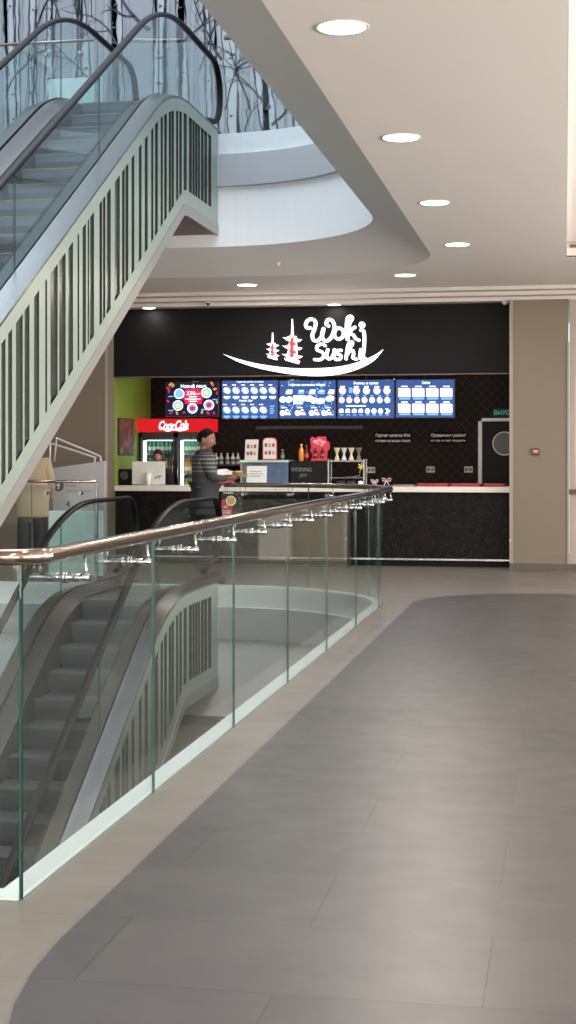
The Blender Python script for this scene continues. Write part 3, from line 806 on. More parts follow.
def d1(mb, x0, x1, y0, y1):
    tx(mb, 'Новый ланч', 193.5, 386, 27, 4, 0, bold=.02)
    rc(mb, 185, 202, 389, 404, 3, TV-.0045)
    el(mb, 193, 396.5, 11, 9, 3, y=TV-.0044)
    tx(mb, '330', 191, 393.2, 9, 4, 0, bold=.02); tx(mb, 'руб', 198, 394, 5, 2, 0)
    for yy, ww in ((396.3, 8), (398.6, 15), (400.8, 8)): rc(mb, 193-ww/2, 193+ww/2, yy, yy+1, 0)
    for cx, cy, cm in ((179.3, 393.8, 1), (206.5, 392.8, 4), (178, 405.5, 4), (192.5, 408.3, 3), (209, 405, 3)):
        el(mb, cx, cy, 5.6, 5.4, 0); el(mb, cx, cy, 4.5, 4.3, 1, y=TV-.0055); el(mb, cx, cy, 2.9, 2.6, cm, y=TV-.006)
    random.seed(3)
    for cx, cy in ((170, 385), (168, 388), (173, 386), (169, 391), (171, 413), (177, 413), (184, 412.5), (202, 412), (208, 413), (213, 385), (215, 389), (217, 393), (168, 401), (217, 402), (172, 384), (212, 383.5), (214, 413)):
        el(mb, cx, cy, random.uniform(1.2, 2.4), random.uniform(.7, 1.4), random.choice((2, 2, 3)), random.uniform(0, 3))
    for cx, cy in ((171, 396), (171, 410), (215, 399), (204, 409)): rc(mb, cx-2.5, cx+2.5, cy, cy+1, 1)
def d2(mb, x0, x1, y0, y1):
    tx(mb, 'Горячие роллы и суши', 250, 381.9, 28, 2.3, 0, bold=.02)
    tx(mb, 'Роллы Хит', 246, 400.7, 14, 2.4, 0, bold=.02)
    for r_, n_ in ((390.5, 6), (410, 5)):
        for i in range(n_):
            cx = 226.9 + 9.1*i
            rc(mb, cx-4, cx, r_-6, r_-5, 0); el(mb, cx, r_, 4.4, 3.6, 1, -.5); el(mb, cx+.2, r_, 3.6, 2.5, 0, -.62, y=TV-.006)
            el(mb, cx+3, r_-3.5, 1.1, .9, 3, y=TV-.0065); rc(mb, cx-3, cx+3.4, r_+5.6, r_+7.5, 0 if n_ == 6 else 1); rc(mb, cx-2, cx+2.2, r_+7.9, r_+8.5, 0 if n_ == 6 else 1)
    for i in range(4): rc(mb, 270, 274.5-i % 2, 405.5+i*2.3, 406.8+i*2.3, 1)
def d3(mb, x0, x1, y0, y1):
    tx(mb, 'Горячие основные блюда', 307, 385, 38, 3, 0, bold=.03)
    random.seed(5)
    for i in range(60): el(mb, random.uniform(282, 334), random.uniform(382, 416), random.uniform(.6, 1.6), random.uniform(.4, .8), 1, random.uniform(0, 3), y=TV-.0045)
    for i, cx in enumerate((289, 301, 312, 321.5, 331)):
        mb.poly([tuple(P(cx+a, 391.5+c, TV)[j] if j != 1 else TV-.005 for j in range(3)) for a, c in ((-3.4, 2.6), (3, 2.6), (3.6, -1.8), (-1.5, -2))], 1 if i % 2 else 0)
        rc(mb, cx-2.4, cx+2.4, 390.6, 391.4, 0, TV-.006)
    for cx, rx in ((283, 3.8), (289, 4), (297, 4.6), (303, 4.8), (309, 4.6), (314, 4), (320.5, 5), (330, 4.6)): el(mb, cx, 399.5 + (cx % 3) - 1, rx, 3.1, 0, .2)
    rc(mb, 293.4, 303, 395.4, 404.2, 0); rc(mb, 296, 303, 401, 402.4, 1, TV-.006)
    for cx in (282, 298, 312, 326): rc(mb, cx-2, cx+3, 405.5, 406.6, 1); rc(mb, cx-1, cx+5, 407.4, 408.2, 0)
    for cx in (282.5, 297.5, 311.5, 324):
        el(mb, cx, 413, 2.7, 2.9, 0); mb.poly([tuple(P(cx+a, 413+c, TV)[j] if j != 1 else TV-.0052 for j in range(3)) for a, c in ((1, 2), (8.5, 2), (5.5, -3.8), (3.4, -3.6))], 0); el(mb, cx+5, 411.5, 1.6, 1, 3, y=TV-.006)
def d4(mb, x0, x1, y0, y1):
    tx(mb, 'Роллы и суши', 366, 383.4, 25, 3.4, 0, bold=.03)
    for i, cx in enumerate((342.6, 350, 356.5, 366.5, 377, 387)):
        if i == 1: rc(mb, 349, 352.5, 387.5, 393, 1); continue
        el(mb, cx, 390.5, 3.5, 3.9, 0); rc(mb, cx-2.4, cx+2.4, 386, 387, 0); el(mb, cx+2.4, 388.4, .8, .8, 3, y=TV-.006)
    for i in range(7): el(mb, 341.8+7.6*i, 400, 2.9, 3.2, 0); el(mb, 343.8+7.6*i, 398.2, .8, .7, 3, y=TV-.006); rc(mb, 340+7.6*i, 343.4+7.6*i, 395.2, 396, 1)
    rc(mb, 346, 366, 405.3, 406.6, 0)
    for i in range(8):
        cx = 341.5+6.5*i
        if i < 4: rc(mb, cx-2.5, cx+2, 409.5, 412.8, 0); el(mb, cx, 409.6, 2, 1, 0)
        else: el(mb, cx, 411, 2.6, 2.8, 0)
        rc(mb, cx-1.6, cx+2, 414.4, 415.4, 1)
    el(mb, 385.4, 411, 1.3, 1.5, 5, y=TV-.006); el(mb, 389, 411, 1.6, 1.8, 1)
def d5(mb, x0, x1, y0, y1):
    tx(mb, 'Сеты', 426, 382.6, 8, 3, 0, bold=.03)
    for j, yy in enumerate((388, 403.6)):
        for i in range(4):
            xx = 398.2 + 14*i
            rc(mb, xx, xx+12.2, yy, yy+9.0, 0); rc(mb, xx+1, xx+12, yy+9.6, yy+11.6, 1); rc(mb, xx+3, xx+9.5, yy-2.2, yy-1.1, 0); el(mb, xx+11.6, yy+.2, .9, .7, 3, y=TV-.006)
screen(166.3, 218.3, 382.5, 416, 'leftmost menu screen, dark with a crimson centre and five round bowls', d1, navy)
screen(222.3, 277.5, 380.5, 418.4, 'blue menu screen with two rows of oval rolls, second from left', d2)
screen(279.8, 335.2, 380.3, 418.2, 'blue menu screen with white boxes and bowls in the middle of the row', d3)
screen(338, 393.6, 379.9, 418, 'blue menu screen with three rows of round white dishes, second from right', d4)
screen(396.2, 454, 379.6, 417.4, 'rightmost menu screen with eight white rectangles', d5)

# ---- counter
cw = mat('counter_top_white', (.66, .63, .58), .35, var=.02)
floral = mat('counter_floral_black', (.012, .010, .010), .5, spec=.1)
nt = floral.node_tree; N = nt.nodes.new; L = nt.links.new; bs = nt.nodes['Principled BSDF']
tc = N('ShaderNodeTexCoord'); no = N('ShaderNodeTexNoise'); no.inputs['Scale'].default_value = 3; no.inputs['Distortion'].default_value = 2.5; L(tc.outputs['Object'], no.inputs['Vector'])
vo = N('ShaderNodeTexVoronoi'); vo.feature = 'DISTANCE_TO_EDGE'; vo.inputs['Scale'].default_value = 5; L(no.outputs['Color'], vo.inputs['Vector'])
rp = N('ShaderNodeValToRGB'); rp.color_ramp.elements[0].color = (.016, .013, .012, 1); rp.color_ramp.elements[1].color = (.004, .0035, .0035, 1); rp.color_ramp.elements[1].position = .12
L(vo.outputs['Distance'], rp.inputs[0])
n3 = N('ShaderNodeTexVoronoi'); n3.inputs['Scale'].default_value = 1.4; L(tc.outputs['Object'], n3.inputs['Vector'])
r3 = N('ShaderNodeValToRGB'); r3.color_ramp.elements[0].color = (1, 1, 1, 1); r3.color_ramp.elements[0].position = .09; r3.color_ramp.elements[1].color = (0, 0, 0, 1); r3.color_ramp.elements[1].position = .16
L(n3.outputs['Distance'], r3.inputs[0])
mx = N('ShaderNodeMix'); mx.data_type = 'RGBA'; mx.inputs[7].default_value = (.03, .005, .007, 1); L(r3.outputs[0], mx.inputs[0]); L(rp.outputs[0], mx.inputs[6]); L(mx.outputs[2], bs.inputs['Base Color'])
ZT = 1.085
t = empty('service_counter', (-3.5, 20.6, 0), 'long black floral service counter with a white top under the menu screens', 'counter')
mb = MB(); mb.box(SU0+.01, SU1-.01, 20.36, 20.95, .10, ZT-.07); mb.build('cabinet', black, t)
xs = [SU0+.01, -4.6, -2.63, SU1-.01]
for a, c in zip(xs[:-1], xs[1:]):
    mb = MB(); mb.box(a+.003, c-.003, SHF+.04, 20.36, .11, ZT-.075, bev=.002); mb.build('front_panel', floral, t)
mb = MB(); mb.box(SU0+.01, SU1-.01, SHF+.035, SHF+.05, .085, .11); mb.build('metal_strip', steel, t)
mb = MB(); mb.box(SU0+.01, SU1-.01, SHF+.08, 20.9, 0, .095); mb.build('plinth', black, t)
for a, c in ((SU0+.01, -4.60), (-4.596, -4.42), (-4.416, -3.92), (-3.916, -3.74), (-3.736, -2.6), (-2.596, SU1-.01)):
    mb = MB(); mb.box(a+.002, c-.002, SHF-.02, 20.92, ZT-.075, ZT, bev=.004); mb.build('worktop', cw, t)
mb = MB(); mb.box(-4.5, -2.6, SHF-.024, SHF-.018, ZT-.012, ZT+.004); mb.build('worktop_edge', mat('dark_edge', (.03, .03, .035), .3), t)
def S(px0, px1, py0, py1, v):
    """x0,x1,z0,z1 of a photo rectangle on depth v"""
    a = P(px0, py1, v); c = P(px1, py0, v); return a.x, c.x, a.z, c.z
# promo poster on the counter front
a = S(221, 241.5, 491.5, 520, SHF)
t = empty('promo_poster', (a[0], SHF+.03, a[2]), 'small black and red poster with a yellow soup bowl on the counter front', 'poster')
mb = MB(); mb.box(a[0], a[1], SHF+.03, SHF+.036, a[2], a[3]); mb.build('sheet', mat('poster_black', (.01, .01, .01), .4), t)
mb = MB()
x0, x1, z0, z1 = S(221, 232, 500, 520, SHF); mb.quad((x0, SHF+.028, z0), (x1, SHF+.028, z0), (x1, SHF+.028, z1), (x0, SHF+.028, z1), 0)
q = P(230.5, 500.8, SHF); mb.disc((q.x, q.z), .073, .07, SHF+.026, 1, 24); mb.disc((q.x, q.z), .056, .053, SHF+.024, 2, 24)
q = P(224.5, 507, SHF); add_text(mb, '110', q.x, SHF+.024, q.z, .07, .04, 1, bold=.02)
for yy in (510.5, 512.5, 515): x0, x1, z0, z1 = S(222, 230, yy, yy+.8, SHF); mb.quad((x0, SHF+.024, z0), (x1, SHF+.024, z0), (x1, SHF+.024, z1), (x0, SHF+.024, z1), 1)
for cx, cy in ((236, 494.5), (239, 498), (240, 503.5), (235, 512), (238, 513)): q = P(cx, cy, SHF); mb.disc((q.x, q.z), .016, .011, SHF+.026, 3, 8)
x0, x1, z0, z1 = S(223, 233, 492.3, 493.6, SHF); mb.quad((x0, SHF+.024, z0), (x1, SHF+.024, z0), (x1, SHF+.024, z1), (x0, SHF+.024, z1), 1)
mb.build('print', [mat('print_red', (.42, .02, .04), .5), mat('print_white', (.7, .68, .6), .5), mat('print_soup', (.42, .33, .08), .5), mat('print_brown', (.22, .12, .06), .5)], t)

# ---- fridge
t = empty('drinks_fridge', (-5.6, 21.9, 0), 'tall double door drinks fridge with a glowing red header behind the till', 'fridge')
FV = 21.5
fx0, fx1, _, fz = S(139, 204, 418, 560, FV); fz = 2.04; hz = P(150, 432.5, FV).z
fr_b = mat('fridge_black', (.012, .010, .012), .35)
fr_i = mat('fridge_interior', (.35, .42, .42), .5)
fr_l = em('fridge_light', (.85, 1, 1), 1.9)
mb = MB(); mb.box(fx0, fx1, FV+.58, FV+.6, .05, hz); mb.box(fx0, fx0+.03, FV+.04, FV+.6, .05, hz); mb.box(fx1-.03, fx1, FV+.04, FV+.6, .05, hz)
xm = P(175.5, 460, FV).x; mb.box(xm-.03, xm+.03, FV+.04, FV+.58, .05, hz)
mb.box(fx0, fx1, FV+.04, FV+.6, hz-.10, hz); mb.box(fx0, fx1, FV+.04, FV+.6, .05, .16); mb.build('cabinet', fr_b, t)
mb = MB(); mb.box(fx0+.03, fx1-.03, FV+.56, FV+.578, .16, hz-.1); mb.build('inner_lining', fr_i, t)
x0, x1, z0, z1 = S(136, 211.5, 418.6, 431.8, FV-.02)
mb = MB(); mb.box(x0, x1, FV-.04, FV+.4, z0, z1, bev=.01); hd = mb.build('header_sign', em('header_red', (.66, .012, .018), .85), t)
q = P(173.5, 425.4, FV-.05)
mb = MB(); add_text(mb, 'Coca', q.x-.115, FV-.045, q.z, .22, .135, 0, bold=.02, shear=.35, spacing=.9); add_text(mb, 'Cola', q.x+.125, FV-.045, q.z+.005, .20, .14, 0, bold=.02, shear=.35, spacing=.9)
mb.quad((q.x-.01, FV-.045, q.z-.01), (q.x+.03, FV-.045, q.z-.01), (q.x+.035, FV-.045, q.z+.012), (q.x-.005, FV-.045, q.z+.012))
pts = smooth([(q.x-.19, q.z-.03), (q.x-.1, q.z-.078), (q.x, q.z-.06), (q.x+.1, q.z-.075), (q.x+.2, q.z-.055)])
flat_stroke(mb, pts, .010, FV-.046, FV-.041); mb.build('lettering', sign_w, hd)
mb = MB()
for x in (fx0+.05, xm+.06): mb.box(x, x+.05, FV+.05, FV+.07, .2, hz-.12)
mb.box(fx0+.1, xm-.05, FV+.06, FV+.1, hz-.125, hz-.11); mb.box(xm+.1, fx1-.05, FV+.06, FV+.1, hz-.125, hz-.11)
mb.build('light_strip', fr_l, t)
shz = [.30, .62, .94, 1.24, 1.54]
for z in shz:
    for a, c in ((fx0+.03, xm-.03), (xm+.03, fx1-.03)):
        mb = MB(); mb.box(a, c, FV+.12, FV+.55, z-.02, z-.005); mb.build('shelf', steel, t)
for a, c, hx in ((fx0+.005, xm-.004, xm-.04), (xm+.004, fx1-.005, xm+.04)):
    mb = MB(); w_ = .035
    mb.box(a, a+w_, FV, FV+.035, .06, hz-.02); mb.box(c-w_, c, FV, FV+.035, .06, hz-.02); mb.box(a, c, FV, FV+.035, hz-.07, hz-.02); mb.box(a, c, FV, FV+.035, .06, .12)
    d = mb.build('door', fr_b, t)
    mb = MB(); mb.box(a+w_, c-w_, FV+.012, FV+.018, .12, hz-.07); mb.build('pane', glass_mat('fridge_glass', (.93, .97, .97)) if 'fridge_glass' not in MATS else MATS['fridge_glass'], d)
    mb = MB(); mb.tube([(hx, FV-.03, .9), (hx, FV-.03, 1.5)], .01, 0, 8); mb.tube([(hx, FV-.03, .92), (hx, FV+.005, .92)], .008, 0, 8); mb.tube([(hx, FV-.03, 1.48), (hx, FV+.005, 1.48)], .008, 0, 8); mb.build('handle', steel, d)
def bottle_mesh(r, h, neck=.35, cap=True):
    return [(r*.9, 0), (r, .01), (r, h*(1-neck)*.9), (r*.85, h*(1-neck)), (r*.38, h*.82), (r*.36, h*.93), (r*.42, h*.935), (r*.42, h), (.002, h)]
def bottle(name, x, y, z, r, h, mats, label, group=None, neck=.35):
    mb = MB(); mb.lathe(bottle_mesh(r, h, neck), (x, y, z), 0, 12, mis=[0, 0, 0, 0, 0, 0, 1, 1])
    # paper band
    mb.lathe([(r*1.02, h*.22), (r*1.02, h*.45)], (x, y, z), 2, 12); mb.f = mb.f[:-2]; mb.m = mb.m[:-2]; mb.sm = mb.sm[:-2]
    e = mb.build(name, mats); e2 = e
    for v in e.data.vertices: v.co -= Vector((x, y, z))
    e.location = (x, y, z); return tag(e, label, 'bottle', group)
cols = {'green': (.03, .30, .14), 'teal': (.10, .42, .38), 'amber': (.55, .22, .03), 'orange': (.75, .25, .03), 'cola': (.05, .012, .008), 'yellow': (.62, .50, .08), 'clear': (.45, .55, .58), 'red': (.55, .03, .03)}
BM = {k: mat('drink_' + k, c, .15, spec=.7) for k, c in cols.items()}
labm = {'w': mat('label_white', (.7, .7, .68), .5), 'r': mat('label_red', (.6, .03, .03), .5), 'g': mat('label_green', (.15, .4, .12), .5)}
capm = mat('cap_white', (.7, .7, .7), .4); capr = mat('cap_red', (.5, .03, .03), .4)
random.seed(11)
rowc = {1.54: (['green'], 'green row on the top fridge shelf'), 1.24: (['teal', 'orange', 'yellow', 'clear', 'amber'], 'mixed row on the second fridge shelf'),
        .94: (['orange', 'yellow', 'clear', 'red', 'cola'], 'mixed row on the third fridge shelf')}
protos = {}
for z, (ck, lab) in rowc.items():
    for side, (a, c) in enumerate(((fx0+.12, xm-.06), (xm+.12, fx1-.06))):
        for i in range(7):
            x = a + (c-a)*i/6; kd = ck[(i//2 + side) % len(ck)]
            sd = 'left' if side == 0 else 'right'
            L_ = 'drink bottle in the ' + lab + ', ' + sd + ' door'
            key = kd
            if key in protos:
                o = protos[key].copy(); C.objects.link(o); o.location = (x, FV+.18, z-.004)
            else:
                o = protos[key] = bottle('drink_bottle', x, FV+.18, z-.004, .030, .23, [BM[kd], capm, labm['w']], '', None)
            tag(o, kd.replace('cola', 'dark').replace('clear', 'pale') + ' ' + L_, 'bottle', lab + ' ' + sd)

# ---- things on the counter
# green-framed picture on lime wall
def wallx_pt(px, py, u=SU0+.006):
    yc = -u*1526/(565-px); return Vector((u, yc*(CS+(px-288)/1500*SN), EYE+(HY-py)/1500*yc))
a, c = wallx_pt(117.5, 455), wallx_pt(133, 418)
t = empty('wall_picture', (SU0+.006, a.y, a.z), 'dark picture of red and grey food on the lime green side wall', 'picture')
mb = MB(); mb.box(SU0+.006, SU0+.03, a.y, c.y, 1.51, 2.04, bev=.004); mb.build('frame', fr_b, t)
pm = mat('picture_print', (.1, .05, .04), .5); nt = pm.node_tree; N = nt.nodes.new; L = nt.links.new
tc = N('ShaderNodeTexCoord'); no = N('ShaderNodeTexNoise'); no.inputs['Scale'].default_value = 9; no.inputs['Detail'].default_value = 5; L(tc.outputs['Object'], no.inputs['Vector'])
rp = N('ShaderNodeValToRGB'); rp.color_ramp.elements[0].position = .35; rp.color_ramp.elements[0].color = (.012, .015, .012, 1); rp.color_ramp.elements[1].position = .7; rp.color_ramp.elements[1].color = (.17, .19, .17, 1)
e_ = rp.color_ramp.elements.new(.52); e_.color = (.14, .025, .02, 1); L(no.outputs['Fac'], rp.inputs[0]); L(rp.outputs[0], nt.nodes['Principled BSDF'].inputs['Base Color'])
mb = MB(); mb.box(SU0+.028, SU0+.032, a.y+.02, c.y-.02, 1.53, 2.02); mb.build('print', pm, t)
# speaker
x0, x1, z0, z1 = S(116.5, 132, 467, 484, 20.5)
t = empty('loudspeaker', ((x0+x1)/2, 20.6, ZT), 'black box with a round face standing left of the white till screen', 'speaker')
mb = MB(); mb.box(x0, x1, 20.5, 20.68, ZT, ZT+.23, bev=.025); mb.build('body', rubber, t)
mb = MB(); mb.tube([((x0+x1)/2, 20.49, ZT+.14), ((x0+x1)/2, 20.503, ZT+.14)], .06, 0, 20); mb.build('speaker_cone', mat('cone_grey', (.04, .04, .045), .5), t)
# till monitor (its white back faces us)
x0, x1, _, z1 = S(132, 165, 461.5, 484, 20.48)
t = empty('till_monitor', ((x0+x1)/2, 20.55, ZT), 'white back of the till monitor on the counter, hiding the cashier', 'monitor')
wp = mat('white_plastic', (.62, .62, .60), .4)
mb = MB(); mb.box(x0, x1, 20.47, 20.51, ZT+.012, z1, bev=.012); mb.build('shell', wp, t)
mb = MB(); mb.box((x0+x1)/2-.05, (x0+x1)/2+.05, 20.5, 20.56, ZT, z1-.1, bev=.01); mb.box((x0+x1)/2-.12, (x0+x1)/2+.12, 20.48, 20.68, ZT, ZT+.014, bev=.004); mb.build('stand', wp, t)
mb = MB()
q = P(157.5, 478, 20.46)
for dx, dz, r in ((-.035, .0, .018), (.0, .018, .016), (.032, .024, .018), (.02, -.008, .012)): mb.disc((q.x+dx, q.z+dz), r, r*.7, 20.4685, 0, 10)
mb.build('sticker', mat('sticker_brown', (.10, .06, .04), .5), t)
x0, x1, _, z1 = S(145, 151.5, 471.5, 484, 20.4)
t = empty('paper_cup', ((x0+x1)/2, 20.4, ZT), 'white paper cup standing in front of the till monitor', 'cup')
r = (x1-x0)/2; h = z1-P(148, 484, 20.4).z
mb = MB(); mb.lathe([(r*.72, 0), (r*.95, h*.93)], ((x0+x1)/2, 20.4, ZT), 0, 16); mb.build('cup', mat('paper_white', (.74, .74, .72), .5), t)
mb = MB(); mb.lathe([(r*1.02, h*.92), (r*1.04, h*.96), (r*.9, h), (.01, h)], ((x0+x1)/2, 20.4, ZT), 0, 16); mb.build('lid', wp, t)
# back shelf with white syrup bottles
x0, x1, z0, _ = S(213, 243, 440, 464, 21.95)
t = empty('wall_shelf', ((x0+x1)/2, BW, z0-.03), 'dark wall shelf carrying five white bottles behind the man', 'shelf')
mb = MB(); mb.box(x0-.03, x1+.05, 21.85, BW, z0-.03, z0, bev=.004); mb.build('board', fr_b, t)
for k in (x0, x1-.02): mb = MB(); mb.prism([(BW-.002, z0-.03), (21.9, z0-.03), (BW-.002, z0-.2)], 0, 'x', k, k+.015); mb.build('shelf_bracket', dsteel, t)
for i, px in enumerate((216.2, 221.2, 227.4, 233, 238)):
    q = P(px, 464, 21.95)
    bottle('syrup_bottle', q.x, 21.95, z0, .034, .165, [mat('syrup_white', (.68, .68, .66), .4), capm, mat('label_dark', (.16, .15, .16), .5)], 'white syrup bottle in the row of five on the wall shelf behind the man', 'white syrup bottles', .4)
# dark rail under the screens
x0, x1, z0, z1 = S(256, 362, 425.5, 429.5, 22.1)
t = empty('utensil_rail', (x0, 22.1, z0), 'dull dark metal rail on the wall under the middle menu screens', 'rail')
mb = MB(); mb.box(x0, x1, 22.08, 22.12, z0, z1, bev=.006); mb.build('bar', mat('rail_dark', (.03, .028, .03), .4, .2), t)
for xx in (x0+.2, (x0+x1)/2, x1-.2): mb = MB(); mb.tube([(xx, 22.1, (z0+z1)/2), (xx, BW, (z0+z1)/2)], .01, 0, 8); mb.build('mount', rubber, t)
# glass food display
x0, x1, _, z1 = S(240, 289, 460, 484, 20.45)
t = empty('food_display', ((x0+x1)/2, 20.55, ZT), 'bluish glass food display case on the counter right of the man', 'display case')
mb = MB(); mb.box(x0, x1, 20.42, 20.82, z1-.035, z1, bev=.003); mb.build('top_glass', mat('pale_green_glass', (.32, .46, .42), .15), t)
bluef = mat('display_blue', (.075, .115, .20), .25, var=.35, vscale=9)
mb = MB(); mb.box(x0+.30, x1-.01, 20.44, 20.452, ZT+.005, z1-.04); mb.build('front_glass', bluef, t)
mb = MB(); mb.box(x0, x0+.30, 20.46, 20.47, ZT+.005, z1-.04); mb.build('side_glass', mat('display_grey', (.06, .08, .09), .25), t)
for xx in (x0+.005, x1-.03): mb = MB(); mb.box(xx, xx+.02, 20.45, 20.8, ZT+.001, z1-.036, bev=.003); mb.build('end_panel', dsteel, t)
x0, x1, _, zz = S(246.5, 266.5, 466, 484, 20.4)
t = empty('notice_card', ((x0+x1)/2, 20.4, ZT), 'white card with grey writing leaning on the glass food display', 'card')
mb = MB(); mb.prism([(20.40, ZT), (20.408, ZT), (20.438, zz), (20.43, zz)], 0, 'x', x0, x1); mb.build('card', mat('card_white', (.62, .66, .66), .45), t)
mb = MB()
for i, (k, ww) in enumerate(((.72, .8), (.60, .9), (.48, .7))):
    z = ZT + (zz-ZT)*k; y = 20.40 + .03*k - .002
    mb.quad((x0+.04, y, z-.006), (x0+.04+(x1-x0-.07)*ww, y, z-.006), (x0+.04+(x1-x0-.07)*ww, y, z+.006), (x0+.04, y, z+.006))
mb.build('printed_lines', mat('print_grey', (.30, .33, .33), .5), t)
def flyer(px0, px1, py0, py1, lean, label, border, round_top):
    v = 20.6; x0, x1, z0, z1_ = S(px0, px1, py0, py1, v); z0 = P(270, 460, 20.45).z; 
    t = empty('table_flyer', ((x0+x1)/2, v, z0), label, 'flyer')
    def outl(m):
        pts = [(x0+m, z0+m*1.5), (x1-m, z0+m*1.5)]; rr = (x1-x0)*.28 if round_top else .015
        for cx, s in ((x1-m-rr, 0), (x0+m+rr, 90)):
            for i in range(7): a = math.radians(s+90*i/6); pts.append((cx+rr*math.cos(a), z1_-m-rr+rr*math.sin(a)))
        return [(x + (z-z0)*lean, z) for x, z in pts]
    mb = MB(); mb.prism(outl(0), 0, 'y', v, v+.01); mb.build('stand', border, t)
    mb = MB(); mb.prism(outl(.012), 0, 'y', v-.003, v+.001); mb.build('leaflet', mat('leaflet_white', (.60, .58, .56), .45), t)
    mb = MB(); W_ = x1-x0; H_ = z1_-z0
    for i in range(3):
        for j in range(2):
            cx = x0 + W_*(.24+.26*i) ; cz = z0 + H_*(.32+.34*j); cx += (cz-z0)*lean
            mb.poly([(cx-.018, v-.005, cz-.025), (cx+.018, v-.005, cz-.025), (cx+.018, v-.005, cz+.02+.01*((i+j) % 2)), (cx-.018, v-.005, cz+.025)], (i+j) % 3)
    mb.build('pictures', [mat('print_wine', (.30, .05, .06), .5), mat('print_charcoal', (.10, .09, .09), .5), mat('print_rose', (.50, .22, .20), .5)], t)
flyer(244.5, 257.5, 439.5, 460, .05, 'slightly leaning white leaflet stand on the food display, the left of two', wp, False)
flyer(262.5, 277, 437.5, 460, 0, 'round topped leaflet stand with a red border on the food display', mat('stand_red', (.50, .02, .04), .4), True)
zt = P(270, 460, 20.45).z
q = P(282.6, 460, 20.62); bottle('sauce_bottle', q.x, 20.62, zt, .028, .145, [mat('dull_green_glass', (.06, .12, .08), .2), capm, mat('label_dull', (.14, .2, .15), .5)], 'short dull green bottle right of the red bordered leaflet')
# chalkboard box
x0, x1, _, z1 = S(290.3, 327.4, 461, 484, 20.5)
t = empty('chalkboard', ((x0+x1)/2, 20.5, ZT), 'black chalkboard with faint white writing on the counter right of the food display', 'chalkboard')
mb = MB(); mb.box(x0, x1, 20.5, 20.8, ZT, z1, bev=.006); mb.build('board', mat('chalkboard', (.007, .0075, .008), .7, spec=.2, var=.3, vscale=14), t)
mb = MB(); q = P(301, 469.5, 20.49); add_text(mb, 'WOKING', q.x, 20.497, q.z, .29, .055, 0); q = P(303, 476, 20.49); add_text(mb, 'JOY', q.x, 20.497, q.z, .12, .06, 0, shear=.3)
mb.build('chalk_writing', mat('chalk', (.22, .23, .23), .8), t)
zc = z1
for px, kd, lb, h, r in ((301.4, 'orange', 'orange soda bottle on the chalkboard box, left of the dark one', .235, .036), (306.6, 'cola', 'dark cola bottle with a red band between the orange bottle and the pink rack', .215, .033)):
    q = P(px, 460, 20.62); bottle('soda_bottle', q.x, 20.62, zc, r, h, [BM[kd], capm if kd == 'orange' else capr, labm['r'] if kd == 'cola' else mat('label_orange', (.6, .2, .02), .5)], lb)
x0, x1, z0, z1 = S(310.5, 328.5, 436.5, 460, 20.65)
t = empty('drink_rack', ((x0+x1)/2, 20.65, zc), 'red and pink wavy cardboard drink rack holding two cola bottles', 'rack')
z0 = zc; outl = [(x0+.02, z0), (x1-.02, z0), (x1-.02, z0+.14), (x1+.015, z0+.17), (x1+.01, z0+.26), (x1-.03, z0+.28), (x1-.04, z1), (x0+.10, z1), (x0+.06, z1-.03), (x0+.02, z1), (x0-.01, z1-.04), (x0+.01, z0+.20), (x0-.01, z0+.15), (x0+.02, z0+.10)]
mb = MB(); mb.prism(outl, 0, 'y', 20.66, 20.70); mb.build('back_card', mat('rack_red', (.55, .03, .06), .4, var=.2, vscale=20), t)
mb = MB()
for dx, dz, r in ((-.06, .27, .035), (0, .29, .03), (.05, .26, .035), (-.02, .24, .02), (.03, .22, .02)): mb.disc(((x0+x1)/2+dx, z0+dz), r, r*.7, 20.657, 0, 14)
mb.build('frosty_print', mat('print_pink', (.65, .36, .40), .5), t)
mb = MB(); mb.box(x0+.02, x1-.02, 20.57, 20.66, z0, z0+.035, bev=.004); mb.build('tray', mat('rack_red', (.5, .03, .05), .4), t)
for dx in (-.055, .045):
    bottle('cola_bottle', (x0+x1)/2+dx, 20.615, z0+.035, .030, .15, [BM['cola'], capr, labm['r']], 'cola bottle held in the red drink rack, ' + ('the left of the pair' if dx < 0 else 'the right of the pair'))
# steel rack
x0, x1, z0, z1 = S(328, 365, 459.5, 484, 20.55)
rack_root = t = empty('steel_rack', ((x0+x1)/2, 20.6, ZT), 'small open steel rack on the counter under the four folded boxes', 'rack')
for xx, yy in ((x0, 20.5), (x1-.022, 20.5), (x0, 20.75), (x1-.022, 20.75)): mb = MB(); mb.box(xx, xx+.022, yy, yy+.022, ZT, z1+.005, bev=.003); mb.build('post', steel, t)
ztop = z1-.012
mb = MB(); mb.box(x0+.005, x1-.005, 20.505, 20.77, z1-.035, z1-.012, bev=.003); mb.build('shelf', steel, t)
mb = MB(); mb.box(x0+.022, x1-.022, 20.505, 20.77, ZT+.11, ZT+.118); mb.build('shelf', steel, t)
for nm, xx, ww, col in (('food_container', x0+.12, .10, (.03, .03, .035)), ('food_container', x0+.26, .11, (.035, .03, .03))):
    mb = MB(); mb.box(xx, xx+ww, 20.55, 20.70, ZT+.001, ZT+.07, bev=.01); o = mb.build(nm, mat('container_dark', (.03, .03, .035), .3))
    tag(o, 'dark container under the lower shelf of the steel rack, ' + ('the left of two' if xx < x0+.2 else 'the right of two'), 'container')
q = P(360.5, 479.5, 20.52); mb = MB(); mb.lathe([(.02, 0), (.034, .012), (.040, .03), (.034, .06), (.02, .07), (.012, .072)], (q.x, 20.53, ZT), 0, 16); tag(mb.build('white_bowl', mat('pot_white', (.85, .88, .92), .2)), 'small shiny white pot at the right foot of the steel rack', 'pot')  # small pot in one even bluish white
mb = MB(); q = P(352, 478, 20.6)
